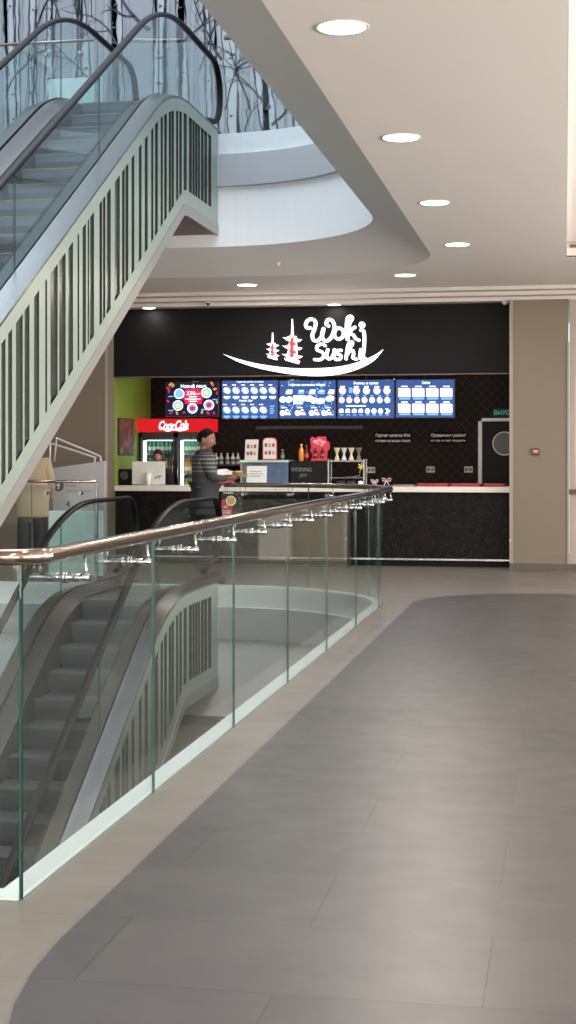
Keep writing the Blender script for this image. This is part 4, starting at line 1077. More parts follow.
mb.tube([(q.x-.16, 20.6, ZT+.128), (q.x, 20.6, ZT+.124), (q.x+.12, 20.6, ZT+.15)], [.006, .008, .004], 0, 8); tag(mb.build('serving_tongs', steel), 'steel tongs lying on the lower shelf of the steel rack', 'tongs')
q = P(361, 466, 20.49); mb = MB()
for a in (0, 1.256, 2.51, 3.77, 5.03):
    mb.poly([(q.x, 20.49, q.z), (q.x+.035*math.cos(a-.35), 20.487, q.z+.035*math.sin(a-.35)), (q.x+.05*math.cos(a), 20.48, q.z+.05*math.sin(a)), (q.x+.035*math.cos(a+.35), 20.487, q.z+.035*math.sin(a+.35))])
    mb.poly([(q.x, 20.494, q.z), (q.x+.035*math.cos(a+.35), 20.491, q.z+.035*math.sin(a+.35)), (q.x+.05*math.cos(a), 20.484, q.z+.05*math.sin(a)), (q.x+.035*math.cos(a-.35), 20.491, q.z+.035*math.sin(a-.35))])
mb.tube([(q.x, 20.49, q.z), (q.x-.02, 20.495, q.z-.1)], .004, 0, 6)
mb.build('paper_flower', mat('flower_yellow', (.60, .50, .12), .5), rack_root)
for i, (px, col) in enumerate(((337, (.62, .58, .33)), (344, (.60, .62, .66)), (351.3, (.66, .63, .48)), (358.8, (.22, .16, .12)))):
    q = P(px, 459, 20.6); h = .175; mb = MB()
    mb.lathe([(.034, 0), (.036, .01), (.014, h*.45), (.016, h*.55), (.044, h*.96), (.046, h), (.038, h)], (q.x, 20.6, ztop), 0, 8, smooth=False)
    tag(mb.build('waisted_cup', mat('cup_tone_%d' % i, col, .45)), ('yellowish', 'bluish white', 'cream', 'dark brown')[i] + ' waisted paper cup on top of the steel rack', 'cup')
# bows
pink = mat('ribbon_pink', (.55, .40, .42), .4)
for px, w_, s_, lab in ((374.5, 7, .8, 'small pink ribbon bow on the counter, the left and smaller of two'), (386.5, 9, 1.0, 'larger pink ribbon bow on the counter beside the smaller one')):
    q = P(px, 484, 20.42); t = empty('ribbon_bow', (q.x, 20.42, ZT), lab, 'bow'); zc_ = ZT + .075*s_
    for sd in (-1, 1):
        mb = MB(); mb.tube([(q.x, 20.42, zc_), (q.x+sd*.03*s_, 20.415, zc_+.035*s_), (q.x+sd*.058*s_, 20.42, zc_+.03*s_), (q.x+sd*.055*s_, 20.425, zc_+.002), (q.x+sd*.025*s_, 20.42, zc_-.006), (q.x, 20.42, zc_)], [.006, .009, .012, .011, .008, .006], 0, 8); mb.build('loop', pink, t)
        mb = MB(); mb.tube([(q.x, 20.42, zc_), (q.x+sd*.022*s_, 20.418, zc_-.035*s_), (q.x+sd*.036*s_, 20.42, ZT+.006)], [.006, .008, .009], 0, 8); mb.build('tail', pink, t)
    mb = MB(); mb.lathe([(.004, -.012), (.012, -.006), (.012, .006), (.004, .012)], (q.x, 20.42, zc_), 0, 10); mb.build('knot', pink, t)
# trays and mat
def tray(px0, px1, v, z, m, label, cat='tray', group=None):
    x0, x1, _, _ = S(px0, px1, 484, 487, v); mb = MB(); d = .32
    mb.box(x0+.02, x1-.02, v+.02, v+d-.02, z, z+.008); 
    for q in ((x0, x0+.025, v, v+d), (x1-.025, x1, v, v+d), (x0, x1, v, v+.025), (x0, x1, v+d-.025, v+d)): mb.box(*q, z+.004, z+.022, bev=.004)
    return tag(mb.build('serving_tray', m), label, cat, group)
redp = mat('tray_red', (.30, .008, .014), .4); greyp = mat('tray_grey', (.20, .19, .19), .4)
tray(391.5, 414.5, 20.36, ZT+.0005, greyp, 'grey serving tray on the right counter, left of the red trays')
for i, (a, c) in enumerate(((416, 449), (450, 481), (482.5, 506))):
    for k in range(2):
        wh = ('beside the grey tray', 'in the middle red stack', 'beside the column')[i]
        tray(a, c, 20.36, ZT+.0005+.0185*k, redp, ('upper' if k else 'lower') + ' red serving tray on the counter, ' + wh, 'tray', 'red serving trays on the counter')
# food box, wooden board held by man are in people part
x0, x1, z0, z1 = S(217, 233, 463, 482, 20.42)
t = empty('food_box', ((x0+x1)/2, 20.5, ZT), 'red takeaway box with a bright white top on the counter, just beyond the man hands', 'box')
mb = MB(); mb.box(x0, x1, 20.40, 20.6, ZT, ZT+.15, bev=.006); mb.build('carton', mat('carton_red', (.36, .05, .07), .45), t)
mb = MB(); mb.prism([(x0-.01, ZT+.15), (x1, ZT+.15), (x1+.01, ZT+.17), (x0+.10, ZT+.235), (x0, ZT+.225)], 0, 'y', 20.42, 20.58); mb.build('paper_top', mat('paper_bright', (.92, .92, .92), .4), t)
# wall texts, sockets
for px0, px1, py, l1, l2, lab in ((375.5, 410.5, 437.5, 'Горячие напитки Wok', 'готовим на ваших глазах', 'white two line wall lettering under the screens, farther from the grey framed door'),
                                  (431, 465.5, 437.5, 'Правильные роллы!', 'всегда свежие продукты', 'white two line wall lettering nearest the grey framed door')):
    x0, x1, z0, z1 = S(px0, px1, 433.2, 442.2, BW)
    t = empty('wall_lettering', ((x0+x1)/2, BW, z0), lab, 'wall lettering')
    mb = MB(); mb.box(x0-.02, x1+.02, BW-.006, BW, z0-.02, z1+.02); mb.build('backing', mat('letter_backing', (.005, .004, .004), .7, spec=.05), t)
    mb = MB(); add_text(mb, l1, (x0+x1)/2, BW-.008, z0+.097, x1-x0, .062, 0, bold=.015, shear=.2); mb.build('headline', mat('letter_white', (.85, .82, .76), .5), t)
    mb = MB(); add_text(mb, l2, (x0+x1)/2, BW-.008, z0+.018, x1-x0, .032, 0, bold=.015); mb.build('second_line', MATS['letter_white'], t)
for px, py, lab in ((371, 470, 'wall socket beside the right post of the steel rack'), (430.5, 469.5, 'wall socket above the first pair of red trays'), (468.5, 469.5, 'wall socket left of the grey framed door')):
    q = P(px, py, BW); t = empty('wall_socket', (q.x, BW, q.z-.05), lab, 'socket', None)
    mb = MB(); mb.box(q.x-.062, q.x+.062, BW-.012, BW, q.z-.045, q.z+.045, bev=.004); mb.build('cover_plate', mat('socket_white', (.42, .40, .36), .4), t)
    for dx in (-.03, .03): mb = MB(); mb.tube([(q.x+dx, BW-.0135, q.z), (q.x+dx, BW-.011, q.z)], .022, 0, 14); mb.build('outlet', mat('socket_dark', (.10, .09, .08), .4), t)
# door
DV = BW
x0, _, _, z1 = S(478.3, 540, 418, 500, DV); xr = -.36
t = empty('door_1', (x0, DV, 0), 'dark swing door with a round window in a grey frame behind the counter', 'door'); t['kind'] = 'structure'
fm = mat('door_frame_grey', (.30, .30, .28), .35, .3)
mb = MB(); mb.box(x0, x0+.055, DV-.05, DV, 0, z1); mb.box(x0, xr, DV-.05, DV, z1-.045, z1); mb.build('frame', fm, t)
mb = MB(); mb.box(x0+.06, xr, DV-.035, DV-.005, .01, z1-.05); mb.build('door_leaf', mat('door_dark', (.010, .008, .008), .5, spec=.12), t)
q = P(504.5, 443.5, DV-.04); mb = MB(); mb.disc((q.x, q.z), .175, .175, DV-.037, 0, 32); mb.disc((q.x, q.z), .163, .163, DV-.039, 1, 32)
mb.build('round_window', [fm, mat('porthole_glass', (.05, .045, .04), .3, spec=.25)], t)
x0, x1, z0, z1 = S(492, 518, 408.3, 417.3, BW-.03)
t = empty('exit_sign', (x0, BW, z0), 'green exit sign in Russian above the dark swing door', 'sign')
mb = MB(); mb.box(x0, x1, BW-.04, BW, z0, z1, bev=.004); mb.build('box', em('exit_green', (.006, .035, .028), .4), t)
q = P(504.5, 412.9, BW-.045); mb = MB(); add_text(mb, 'ВЫХОД', q.x, BW-.042, q.z, .30, .085, 0, bold=.01); mb.build('lettering', em('exit_text', (.12, .34, .27), .6), t)
# alarm on the column
q = P(535.5, 451.5, 20.0); t = empty('fire_alarm', (q.x, 20.02, q.z-.05), 'small red fire alarm call point on the taupe column', 'alarm')
mb = MB(); mb.box(q.x-.052, q.x+.052, 19.975, 20.02, q.z-.047, q.z+.047, bev=.008); mb.build('housing', mat('alarm_red', (.15, .018, .014), .45), t)
mb = MB(); mb.box(q.x-.028, q.x+.03, 19.971, 19.976, q.z-.012, q.z+.016); mb.build('press_plate', mat('alarm_white', (.4, .36, .33), .4), t)
q = P(510, 540.5, 20.0); mb = MB(); mb.lathe([(.012, 0), (.012, .006), (.006, .012)], (0, 0, 0), 0, 10)
for v in mb.v: v.x, v.y, v.z = q.x + v.x, 19.999 - v.z, q.z + v.y
tag(mb.build('door_magnet', wp), 'tiny white door magnet low on the left edge of the taupe column', 'door magnet')  # white door magnet on the column edge
# directory sign panel left
DVv = 18.6
x0, x1, _, z1 = S(30, 104, 460, 468, DVv)
xa = P(53, 468, DVv).x
t = empty('directory_panel', ((x0+x1)/2, DVv, 0), 'pale grey floor panel with a round up arrow and the number 4, behind the escalator', 'sign')
lg = mat('directory_grey', (.43, .42, .43), .5)
mb = MB(); zl = P(53, 468, DVv).z; zr = P(103, 461, DVv).z
mb.prism([(xa, 0), (x1, 0), (x1, zr), (xa, zl)], 0, 'y', DVv, DVv+.12); mb.build('panel', lg, t)
lgl = mat('directory_lines', (.16, .16, .165), .5)
mb = MB(); q = P(58.5, 485.8, DVv); mb.disc((q.x, q.z), .072, .072, DVv-.003, 0, 28)
mb.poly([(q.x-.012, DVv-.005, q.z-.045), (q.x+.012, DVv-.005, q.z-.045), (q.x+.012, DVv-.005, q.z+.005), (q.x-.012, DVv-.005, q.z+.005)], 1)
mb.poly([(q.x-.035, DVv-.005, q.z), (q.x+.035, DVv-.005, q.z), (q.x, DVv-.005, q.z+.048)], 1)
q = P(71, 486, DVv); add_text(mb, 'выход', q.x, DVv-.004, q.z, .15, .035, 2)
q = P(79, 491.5, DVv); add_text(mb, 'паркинг, тележки', q.x, DVv-.004, q.z, .36, .035, 2)
q = P(68, 504, DVv); add_text(mb, '4', q.x, DVv-.004, q.z, .055, .085, 0, bold=.02)
q = P(85, 506.5, DVv); add_text(mb, 'этаж', q.x, DVv-.004, q.z, .10, .035, 2)
mb.build('symbols', [mat('symbol_dark', (.05, .05, .055), .5), mat('symbol_pale', (.55, .55, .55), .5), lgl], t)
tubew = mat('tube_white', (.62, .60, .60), .3, .2)
for pp in (((56.5, 437.5), (62, 440.5), (97, 455), (100.5, 458), (101, 466)), ((50, 462), (50.3, 445.5), (52, 443.8), (92, 456.5), (94.5, 459), (95, 466))):
    mb = MB(); pts = smooth([(P(x, y, DVv+.06).x, P(x, y, DVv+.06).z) for x, y in pp], 5); mb.tube([(x, DVv+.06, z) for x, z in pts], .013, 0, 10); mb.build('tube_rail', tubew, t)
q = P(56.5, 438.5, DVv+.06); mb = MB(); mb.lathe([(.006, -.028), (.024, -.016), (.028, 0), (.022, .018), (.006, .028)], (q.x, q.y, q.z), 0, 14); mb.build('tube_knob', chrome, t)
mb = MB(); mb.tube([(q.x, q.y, q.z-.02), (q.x-.03, q.y, q.z-.3)], .012, 0, 8); mb.build('tube_rail', tubew, t)
# soft shop light: shop has small spots over the counter
for u in (-5.4, -3.9, -2.4, -1.3): area(u, 21.4, 2.98, .12, 5, (1, .85, .7))

# ================================================================== PEOPLE
def skin_mesh(name, verts, edges, radii, sub=2, root=0):
    me = bpy.data.meshes.new(name); me.from_pydata([tuple(v) for v in verts], edges, []); me.update()
    o = bpy.data.objects.new(name, me); C.objects.link(o)
    o.modifiers.new('skin', 'SKIN'); 
    for i, r in enumerate(radii):
        d = me.skin_vertices[0].data[i]; d.radius = r if isinstance(r, tuple) else (r, r); d.use_root = (i == root)
    s_ = o.modifiers.new('sub', 'SUBSURF'); s_.levels = sub; s_.render_levels = sub
    bpy.context.view_layer.update()
    out = bpy.data.meshes.new_from_object(o.evaluated_get(bpy.context.evaluated_depsgraph_get()))
    bpy.data.objects.remove(o); bpy.data.meshes.remove(me)
    return out
def chain(*names): return list(zip(names[:-1], names[1:]))
def grow(J, Rd, links, sub=2, root='pelvis'):
    ks = list(dict.fromkeys([n for l in links for n in l])); idx = {k: i for i, k in enumerate(ks)}
    return skin_mesh('g', [J[k] for k in ks], [(idx[a], idx[c]) for a, c in links], [Rd[k] for k in ks], sub, idx.get(root, 0))
def head_mesh(c, yaw, s=1.0, pitch=0.0):
    """head with brow, eye sockets, nose, lips, chin and ears; faces +y before yaw"""
    bm = bmesh.new(); bmesh.ops.create_uvsphere(bm, u_segments=48, v_segments=36, radius=1)
    def g(x, y, x0, y0, sx, sy): return math.exp(-((x-x0)/sx)**2 - ((y-y0)/sy)**2)
    for v in bm.verts:
        x, y, z = v.co
        X, Y, Z = x*.076, y*.094, z*.118
        if z < 0: 
            t = -z; X *= 1 - .30*t*t; Y *= 1 - (.10 if y > 0 else .34)*t
        if y > 0:
            fr = y
            Y += .024*fr*g(X, Z, 0, -.018, .010, .018) + .008*fr*g(X, Z, 0, .008, .009, .026)        # nose, bridge
            Y += .006*fr*g(X, Z, 0, .036, .05, .010)                                                    # brow
            for sx_ in (-1, 1): Y -= .011*fr*g(X, Z, sx_*.031, .014, .016, .012)                        # sockets
            Y += .007*fr*g(X, Z, 0, -.052, .020, .006) + .006*fr*g(X, Z, 0, -.064, .018, .006) - .004*fr*g(X, Z, 0, -.058, .022, .003)   # lips
            Y += .012*fr*g(X, Z, 0, -.093, .022, .016)                                                  # chin
        v.co = (X, Y, Z)
    parts = [(bm, Matrix.Identity(4), 0)]
    for sd in (-1, 1):
        e = bmesh.new(); bmesh.ops.create_uvsphere(e, u_segments=14, v_segments=10, radius=1)
        for v in e.verts: v.co = Vector((v.co.x*.010, v.co.y*.024, v.co.z*.034))
        parts.append((e, Matrix.Translation((sd*.076, -.008, -.006)) @ Matrix.Rotation(sd*.35, 4, 'Z'), 0))
        e = bmesh.new(); bmesh.ops.create_uvsphere(e, u_segments=16, v_segments=12, radius=.0125)
        parts.append((e, Matrix.Translation((sd*.031, .071, .013)), 1))
        e = bmesh.new(); bmesh.ops.create_uvsphere(e, u_segments=12, v_segments=8, radius=.0062)
        parts.append((e, Matrix.Translation((sd*.031, .0795, .013)), 2))
        e = bmesh.new(); bmesh.ops.create_cube(e, size=1)
        for v in e.verts: v.co = Vector((v.co.x*.030, v.co.y*.006, v.co.z*.006))
        parts.append((e, Matrix.Translation((sd*.031, .086, .034)) @ Matrix.Rotation(-sd*.1, 4, 'Y'), 2))
    M = Matrix.Translation(c) @ Matrix.Rotation(yaw, 4, 'Z') @ Matrix.Rotation(pitch, 4, 'X') @ Matrix.Scale(s, 4)
    return parts, M
def hand_meshes(w, fwd, palm_n, side, curl=.5, s=1.0):
    """wrist point w, forward direction, palm normal (the way the palm looks), side=+1 thumb on the cross(fwd,palm_n) side"""
    f = fwd.normalized(); n = (palm_n - f*palm_n.dot(f)).normalized(); t = f.cross(n)*side
    res = []
    P_ = lambda a, b_, c_: w + f*a*s + t*b_*s + n*c_*s
    V_ = [P_(0, 0, 0), P_(.035, 0, .0), P_(.078, 0, .0)]
    res.append(skin_mesh('palm', V_, [(0, 1), (1, 2)], [(.027*s, .017*s), (.036*s, .014*s), (.038*s, .013*s)], 2))
    for i, (off, ln) in enumerate(((.030, .072), (.010, .080), (-.010, .075), (-.029, .058))):
        a = curl; p = P_(.074, off, 0); V_ = [P_(.055, off*.9, 0), p]; ang = 0
        for seg in (.44, .32, .24):
            ang += a*.75; V_.append(V_[-1] + (f*math.cos(ang) + n*math.sin(ang))*ln*seg*s)
        res.append(skin_mesh('finger', V_, [(0, 1), (1, 2), (2, 3), (3, 4)], [.0095*s, .0095*s, .0088*s, .008*s, .0066*s], 1))
    V_ = [P_(.018, .022, .004), P_(.042, .046, .012), P_(.066, .056, .022), P_(.086, .056, .032)]
    res.append(skin_mesh('thumb', V_, [(0, 1), (1, 2), (2, 3)], [.013*s, .0115*s, .010*s, .0078*s], 1))
    return res
def person(name, loc, rz, label, H=1.8, arms=None, skin=None, top=None, legs=None, hair=None, shoe=None, yaw=0.0, pitch=0.0, coat=0.0, girth=1.0, long_hair=False, curl=.45, palm_up=True, hs=1.0, legfat=1.0, stride=.02):
    k = H/1.80
    J = {'pelvis': (0, 0, .95), 'waist': (0, .005, 1.08), 'chest': (0, .0, 1.30), 'upper': (0, -.012, 1.43), 'neckb': (0, -.015, 1.50), 'neck': (0, .0, 1.575), 'skull': (0, .01, 1.64)}
    Rd = {'pelvis': (.155*girth, .115*girth), 'waist': (.140*girth, .105*girth), 'chest': (.165*girth, .115*girth), 'upper': (.140*girth, .095*girth), 'neckb': .066, 'neck': .056, 'skull': .052}
    for s_, n in ((-1, 'l'), (1, 'r')):
        J['sh'+n] = (s_*.175, -.012, 1.44); Rd['sh'+n] = .062*girth
        e, w = arms[n]; J['el'+n] = e; Rd['el'+n] = .045; J['wr'+n] = w; Rd['wr'+n] = .027
        J['hip'+n] = (s_*.09, 0, .90); Rd['hip'+n] = .092*girth
        J['kn'+n] = (s_*.10, .02+s_*stride, .50); Rd['kn'+n] = .058
        J['ca'+n] = (s_*.10, -.005+s_*stride, .34); Rd['ca'+n] = .052
        J['an'+n] = (s_*.10, -.02+s_*stride*1.5, .09); Rd['an'+n] = .036
        J['he'+n] = (s_*.10, -.03+s_*stride*1.5, .045); Rd['he'+n] = .038
        J['to'+n] = (s_*.115, .14+s_*stride*1.5, .030); Rd['to'+n] = (.042, .028)
    for n in 'lr':
        for q_ in ('kn', 'ca', 'an'): Rd[q_+n] *= legfat
        if legfat > 1: Rd['hip'+n] /= girth
    J = {a: Vector(c)*k for a, c in J.items()}; Rd = {a: (tuple(q*k for q in c) if isinstance(c, tuple) else c*k) for a, c in Rd.items()}
    root = empty(name, loc, label, 'person', None, rz)
    torso = chain('pelvis', 'waist', 'chest', 'upper', 'neckb', 'neck', 'skull')
    arml = [l for n in 'lr' for l in chain('upper', 'sh'+n, 'el'+n, 'wr'+n)]
    legl = [l for n in 'lr' for l in chain('pelvis', 'hip'+n, 'kn'+n, 'ca'+n, 'an'+n, 'he'+n, 'to'+n)]
    mb = MB(); mb.add_mesh(grow(J, Rd, torso + arml + legl), 0)
    hp, M = head_mesh(Vector((0, .022, 1.80-.118*hs-.005))*k, yaw, k*hs, pitch)
    for bm_, mm, mi in hp: mb.add_bm(bm_, mi, M @ mm, True)
    for n, sd in (('l', -1), ('r', 1)):
        fw = (J['wr'+n] - J['el'+n]); 
        pn = Vector((0, 0, 1)) if palm_up else Vector((-sd, 0, 0))
        fwd = Vector((fw.x*.3, fw.y, fw.z*.25)) if palm_up else fw
        for hm in hand_meshes(J['wr'+n] + fw.normalized()*.01, fwd, pn, (1 if n == 'r' else -1)*(1 if palm_up else 1), curl, k*1.02): mb.add_mesh(hm, 0)
    eye = mat('eye_white', (.6, .58, .55), .3); dark = mat('eye_dark', (.02, .014, .01), .3)
    mb.build('body', [skin, eye, dark], root, local=True)
    # clothing grown a little larger over the same bones
    def sized(add, over={}): return {a: (tuple(q+add for q in c) if isinstance(c, tuple) else c+add) for a, c in Rd.items()} | over
    JT = dict(J); zc = coat
    JT['hem'] = J['pelvis'] + Vector((0, 0, -.10 - zc)); RT = sized(.020*k); RT['hem'] = (RT['pelvis'][0]*(1.02 + zc*.4), RT['pelvis'][1]*(1.05 + zc*.5)); RT['neckb'] = .078*k
    if legfat > 1: RT['hem'] = (.235*k, .19*k)
    for n in 'lr': RT['wr'+n] = .036*k
    RT['collar'] = .070*k; JT['collar'] = J['neckb'] + Vector((0, .004, .035*k))
    mb = MB(); mb.add_mesh(grow(JT, RT, chain('hem', 'pelvis', 'waist', 'chest', 'upper', 'neckb', 'collar') + arml, root='pelvis'), 0); mb.build('top_garment', top, root, local=True)
    JL = dict(J); RL = sized(.016*k); RL['pelvis'] = tuple(q*(.85 if legfat == 1 else .7) for q in RL['pelvis']); 
    for n in 'lr': RL['an'+n] = .052*k*legfat; RL['ca'+n] = .064*k*legfat
    mb = MB(); mb.add_mesh(grow(JL, RL, [('waist', 'pelvis')] + [l for n in 'lr' for l in chain('pelvis', 'hip'+n, 'kn'+n, 'ca'+n, 'an'+n)], root='pelvis'), 0); mb.build('trousers', legs, root, local=True)
    for n in 'lr':
        mb = MB(); a, h, t_ = J['an'+n], J['he'+n], J['to'+n]
        mb.add_mesh(skin_mesh('s', [h + Vector((0, -.02, 0)), h + Vector((0, .06, .005)), t_ + Vector((0, .02, .004)), a + Vector((0, 0, .0))], [(0, 1), (1, 2), (0, 3)], [(.046*k, .043*k), (.048*k, .042*k), (.046*k, .030*k), .046*k], 2), 0)
        zmin = min(v.z for v in mb.v)
        for v in mb.v: v.z = max(v.z, 0.004)
        mb.build('shoe', shoe, root, local=True)
    # hair: shell round the back and top of the skull
    mb = MB(); bm_ = bmesh.new(); bmesh.ops.create_uvsphere(bm_, u_segments=40, v_segments=30, radius=1)
    for v in bm_.verts:
        x, y, z = v.co; wv = 1 + .02*math.sin(x*23+z*11)*math.cos(y*19)
        v.co = Vector((x*.083*wv, y*.100*wv - .004, z*.124*wv + .002))
    lim = (lambda c: c.z < (-.075 if long_hair else -.035) + max(0, (c.y+.02))*1.25 + (.0 if c.y < .0 else .02)) 
    bmesh.ops.delete(bm_, geom=[f for f in bm_.faces if lim(f.calc_center_median())], context='FACES')
    mb.add_bm(bm_, 0, M, True)
    if long_hair:
        q = M @ Vector((0, -.07, -.06)); mb.add_mesh(skin_mesh('h', [q + Vector((0, 0, .05)), q, q + Vector((0, -.03, -.10)), q + Vector((0, -.03, -.22))], [(0, 1), (1, 2), (2, 3)], [(.06, .04), (.07, .05), (.06, .035), (.03, .02)], 2), 0)
    h_ = mb.build('hair', hair, root, local=True)
    md = h_.modifiers.new('thick', 'SOLIDIFY'); md.thickness = .006; md.offset = -1
    return root, J, M

skin_w = mat('skin_tone', (.25, .13, .095), .5, var=.05, vscale=20)
sweater = mat('sweater_grey', (.085, .092, .105), .85)
nt = sweater.node_tree; N = nt.nodes.new; L = nt.links.new
tc = N('ShaderNodeTexCoord'); sp = N('ShaderNodeSeparateXYZ'); L(tc.outputs['Object'], sp.inputs[0])
m1 = N('ShaderNodeMath'); m1.operation = 'MULTIPLY'; m1.inputs[1].default_value = 20; L(sp.outputs['Z'], m1.inputs[0])
fr = N('ShaderNodeMath'); fr.operation = 'FRACT'; L(m1.outputs[0], fr.inputs[0]); lt = N('ShaderNodeMath'); lt.operation = 'LESS_THAN'; lt.inputs[1].default_value = .42; L(fr.outputs[0], lt.inputs[0])
ga = N('ShaderNodeMath'); ga.operation = 'GREATER_THAN'; ga.inputs[1].default_value = 1.29; L(sp.outputs['Z'], ga.inputs[0])
gb = N('ShaderNodeMath'); gb.operation = 'LESS_THAN'; gb.inputs[1].default_value = 1.51; L(sp.outputs['Z'], gb.inputs[0])
mm = N('ShaderNodeMath'); mm.operation = 'MULTIPLY'; L(lt.outputs[0], mm.inputs[0]); L(ga.outputs[0], mm.inputs[1]); m2 = N('ShaderNodeMath'); m2.operation = 'MULTIPLY'; L(mm.outputs[0], m2.inputs[0]); L(gb.outputs[0], m2.inputs[1])
mx = N('ShaderNodeMix'); mx.data_type = 'RGBA'; mx.inputs[6].default_value = (.042, .046, .053, 1); mx.inputs[7].default_value = (.19, .185, .185, 1); L(m2.outputs[0], mx.inputs[0]); L(mx.outputs[2], nt.nodes['Principled BSDF'].inputs['Base Color'])
MV_ = 18.3
q = P(204.5, 500, MV_)
man, MJ, MM = person('person', (q.x, MV_, 0), math.radians(-62), 'man in a grey sweater with a striped yoke holding a wooden board with food', H=1.845,
    arms={'l': ((-.235, .03, 1.20), (-.12, .25, 1.185)), 'r': ((.235, .03, 1.20), (.12, .25, 1.185))},
    skin=skin_w, top=sweater, legs=mat('trousers_dark', (.018, .019, .021), .8), hair=mat('hair_dark', (.010, .007, .006), .9, spec=.1), shoe=mat('shoe_black', (.012, .012, .012), .4), yaw=math.radians(-30), pitch=math.radians(-14), girth=1.27, curl=.25, hs=1.13)
scarf = mat('scarf_plum', (.05, .028, .030), .9)
mb = MB(); pts = [Vector((.085*math.cos(a)*.98, .078*math.sin(a)-.008, 1.555+.016*math.sin(a+.6))) for a in [2*math.pi*i/20 for i in range(20)]]
mb.tube(pts, .030, 0, 10, closed=True); mb.tube([p + Vector((0, .004, -.03)) for p in pts], .028, 0, 10, closed=True); mb.build('scarf', scarf, man, local=True)
bpy.context.view_layer.update()
Mw = Matrix.Translation(man.location) @ Matrix.Rotation(man.rotation_euler.z, 4, 'Z')
k_ = 1.845/1.8
def mloc(x, y, z): return Mw @ (Vector((x, y, z))*k_)
# board resting on the hands
bc = mloc(0, .40, 1.214); bz = math.radians(-62)
wood = mat('board_wood', (.30, .19, .09), .5, var=.15, vscale=14)
mb = MB(); out = [(.20*math.cos(a)*(1 if abs(math.cos(a)) < .99 else 1.0), .115*math.sin(a)) for a in [2*math.pi*i/36 for i in range(36)]]
mb.prism(out, 0, 'z', 0, .014); mb.prism([(x*1.04, y*1.04) for x, y in out], 0, 'z', .010, .018)
bo = mb.build('serving_board', wood); bo.location = bc; bo.rotation_euler = (0, 0, bz + math.radians(20)); tag(bo, 'oval wooden serving board resting on the hands of the man in the striped sweater', 'board')
def on_board(x, y, z): return Matrix.Translation(bc) @ Matrix.Rotation(bz + math.radians(20), 4, 'Z') @ Vector((x, y, z))
t = empty('sandwich', tuple(on_board(.03, .0, .019)), 'browned sandwich with green filling lying on the wooden board', 'sandwich')
def blob(mb, c, rx, ry, rz, mi=0, n=14):
    bm_ = bmesh.new(); bmesh.ops.create_uvsphere(bm_, u_segments=n, v_segments=n//2+2, radius=1)
    for v in bm_.verts: wv = 1 + .06*math.sin(v.co.x*7+v.co.y*5); v.co = Vector((v.co.x*rx*wv, v.co.y*ry*wv, v.co.z*rz))
    mb.add_bm(bm_, mi, Matrix.Translation(c), True)
mb = MB(); blob(mb, (0, 0, .012), .075, .045, .012); mb.build('lower_bun', mat('bun', (.40, .22, .09), .6), t, local=True)
mb = MB(); blob(mb, (0, 0, .034), .072, .043, .018); mb.build('upper_bun', MATS['bun'], t, local=True)
mb = MB(); blob(mb, (0, 0, .023), .079, .049, .006); mb.build('filling', mat('filling_green', (.16, .22, .05), .6), t, local=True)
t = empty('paper_napkin', tuple(on_board(-.12, .01, .019)), 'crumpled white and red paper napkin on the man side of the board', 'napkin')
mb = MB(); pts = []
for i in range(9):
    for j in range(7):
        x, y = -.05 + .10*i/8, -.045 + .09*j/6; z = .012 + .05*abs(math.sin(i*1.3+j*.9))*(1-abs(i-4)/6); mb.v.append(Vector((x, y, z if 0 < i < 8 and 0 < j < 6 else .001)))
for i in range(8):
    for j in range(6): mb.face((i*7+j, (i+1)*7+j, (i+1)*7+j+1, i*7+j+1), 1 if j in (2,) else 0)
o = mb.build('paper', [mat('paper_bright', (.8, .8, .8), .5), mat('carton_red', (.4, .03, .05), .5)], t, local=True); o.modifiers.new('t', 'SOLIDIFY').thickness = .002

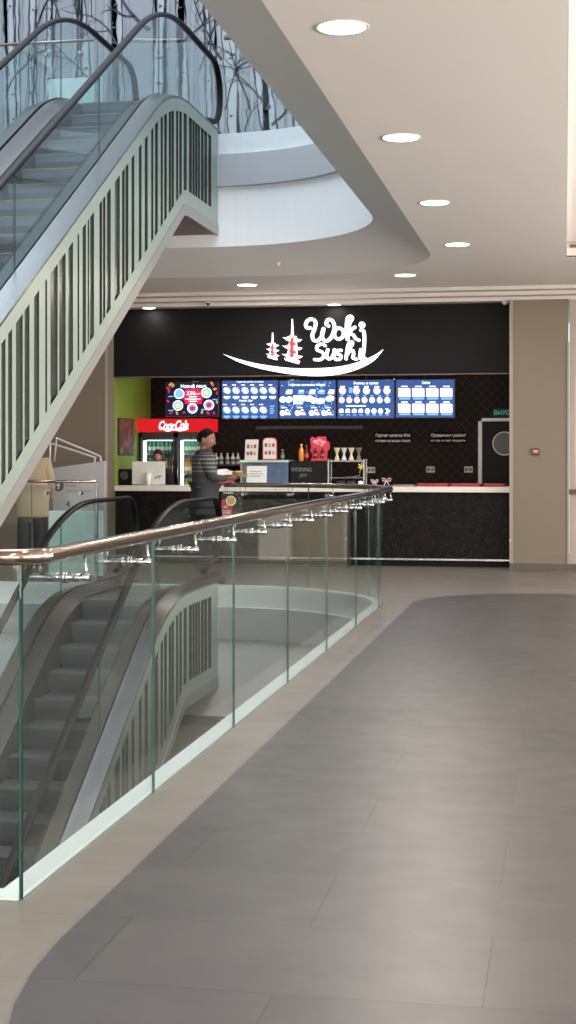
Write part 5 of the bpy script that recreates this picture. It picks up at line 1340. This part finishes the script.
q = P(158, 480, 21.2)
person('person', (q.x, 21.23, 0), math.radians(170), 'dark haired woman behind the till monitor, only her head showing', H=1.60,
    arms={'l': ((-.22, -.02, 1.17), (-.23, .03, .92)), 'r': ((.22, -.02, 1.17), (.23, .03, .92))},
    skin=mat('skin_warm', (.34, .17, .12), .5, var=.05, vscale=20), top=mat('uniform_black', (.015, .012, .014), .8), legs=mat('trousers_dark', (.02, .02, .02), .8), hair=mat('hair_auburn', (.03, .006, .007), .8, spec=.2), shoe=MATS['shoe_black'], yaw=math.radians(14), pitch=math.radians(-12), girth=.90, long_hair=True, palm_up=False)
q = P(31, 500, 17.9)
person('person', (q.x, 17.95, 0), math.radians(8), 'person in a long beige jacket and black trousers, head hidden by the upper escalator', H=1.76,
    arms={'l': ((-.24, .02, 1.16), (-.20, .20, 1.0)), 'r': ((.24, .02, 1.16), (.20, .20, 1.0))},
    skin=skin_w, top=mat('jacket_beige', (.36, .28, .18), .8, var=.06, vscale=5, bump=.3), legs=mat('trousers_black', (.012, .013, .018), .7), hair=MATS['hair_dark'], shoe=MATS['shoe_black'], girth=1.36, coat=.10, legfat=1.55, palm_up=False, curl=.4)

# ------------------------------------------------------------------ daylight, camera, view
area(-4.2, 9.5, 13.5, 7, 1100, (.80, .90, 1.0), sy=15)
w = bpy.data.worlds.new('sky'); bpy.context.scene.world = w; w.use_nodes = True
bg = w.node_tree.nodes['Background']; bg.inputs[0].default_value = (.80, .88, 1.0, 1); bg.inputs[1].default_value = 1.0
cam = bpy.data.cameras.new('camera'); co = bpy.data.objects.new('camera', cam); C.objects.link(co)
cam.sensor_fit = 'VERTICAL'; cam.sensor_height = 36; cam.sensor_width = 36*576/1024
cam.lens = F/1024*36; cam.shift_y = -(512-HY)/1024*1.0
# level camera turned left of the building axis
co.location = (0, 0, EYE); co.rotation_euler = (math.radians(90), 0, TH); cam.clip_end = 200
bpy.context.scene.camera = co
vs = bpy.context.scene.view_settings
vs.view_transform = 'Standard'; vs.look = 'None'; vs.gamma = 1; vs.use_curve_mapping = False; vs.exposure = .30

cy = bpy.context.scene.cycles
cy.sample_clamp_indirect = 4.0; cy.caustics_reflective = False; cy.caustics_refractive = False; cy.blur_glossy = .5
cy.transparent_max_bounces = 24; cy.max_bounces = 10; cy.diffuse_bounces = 5
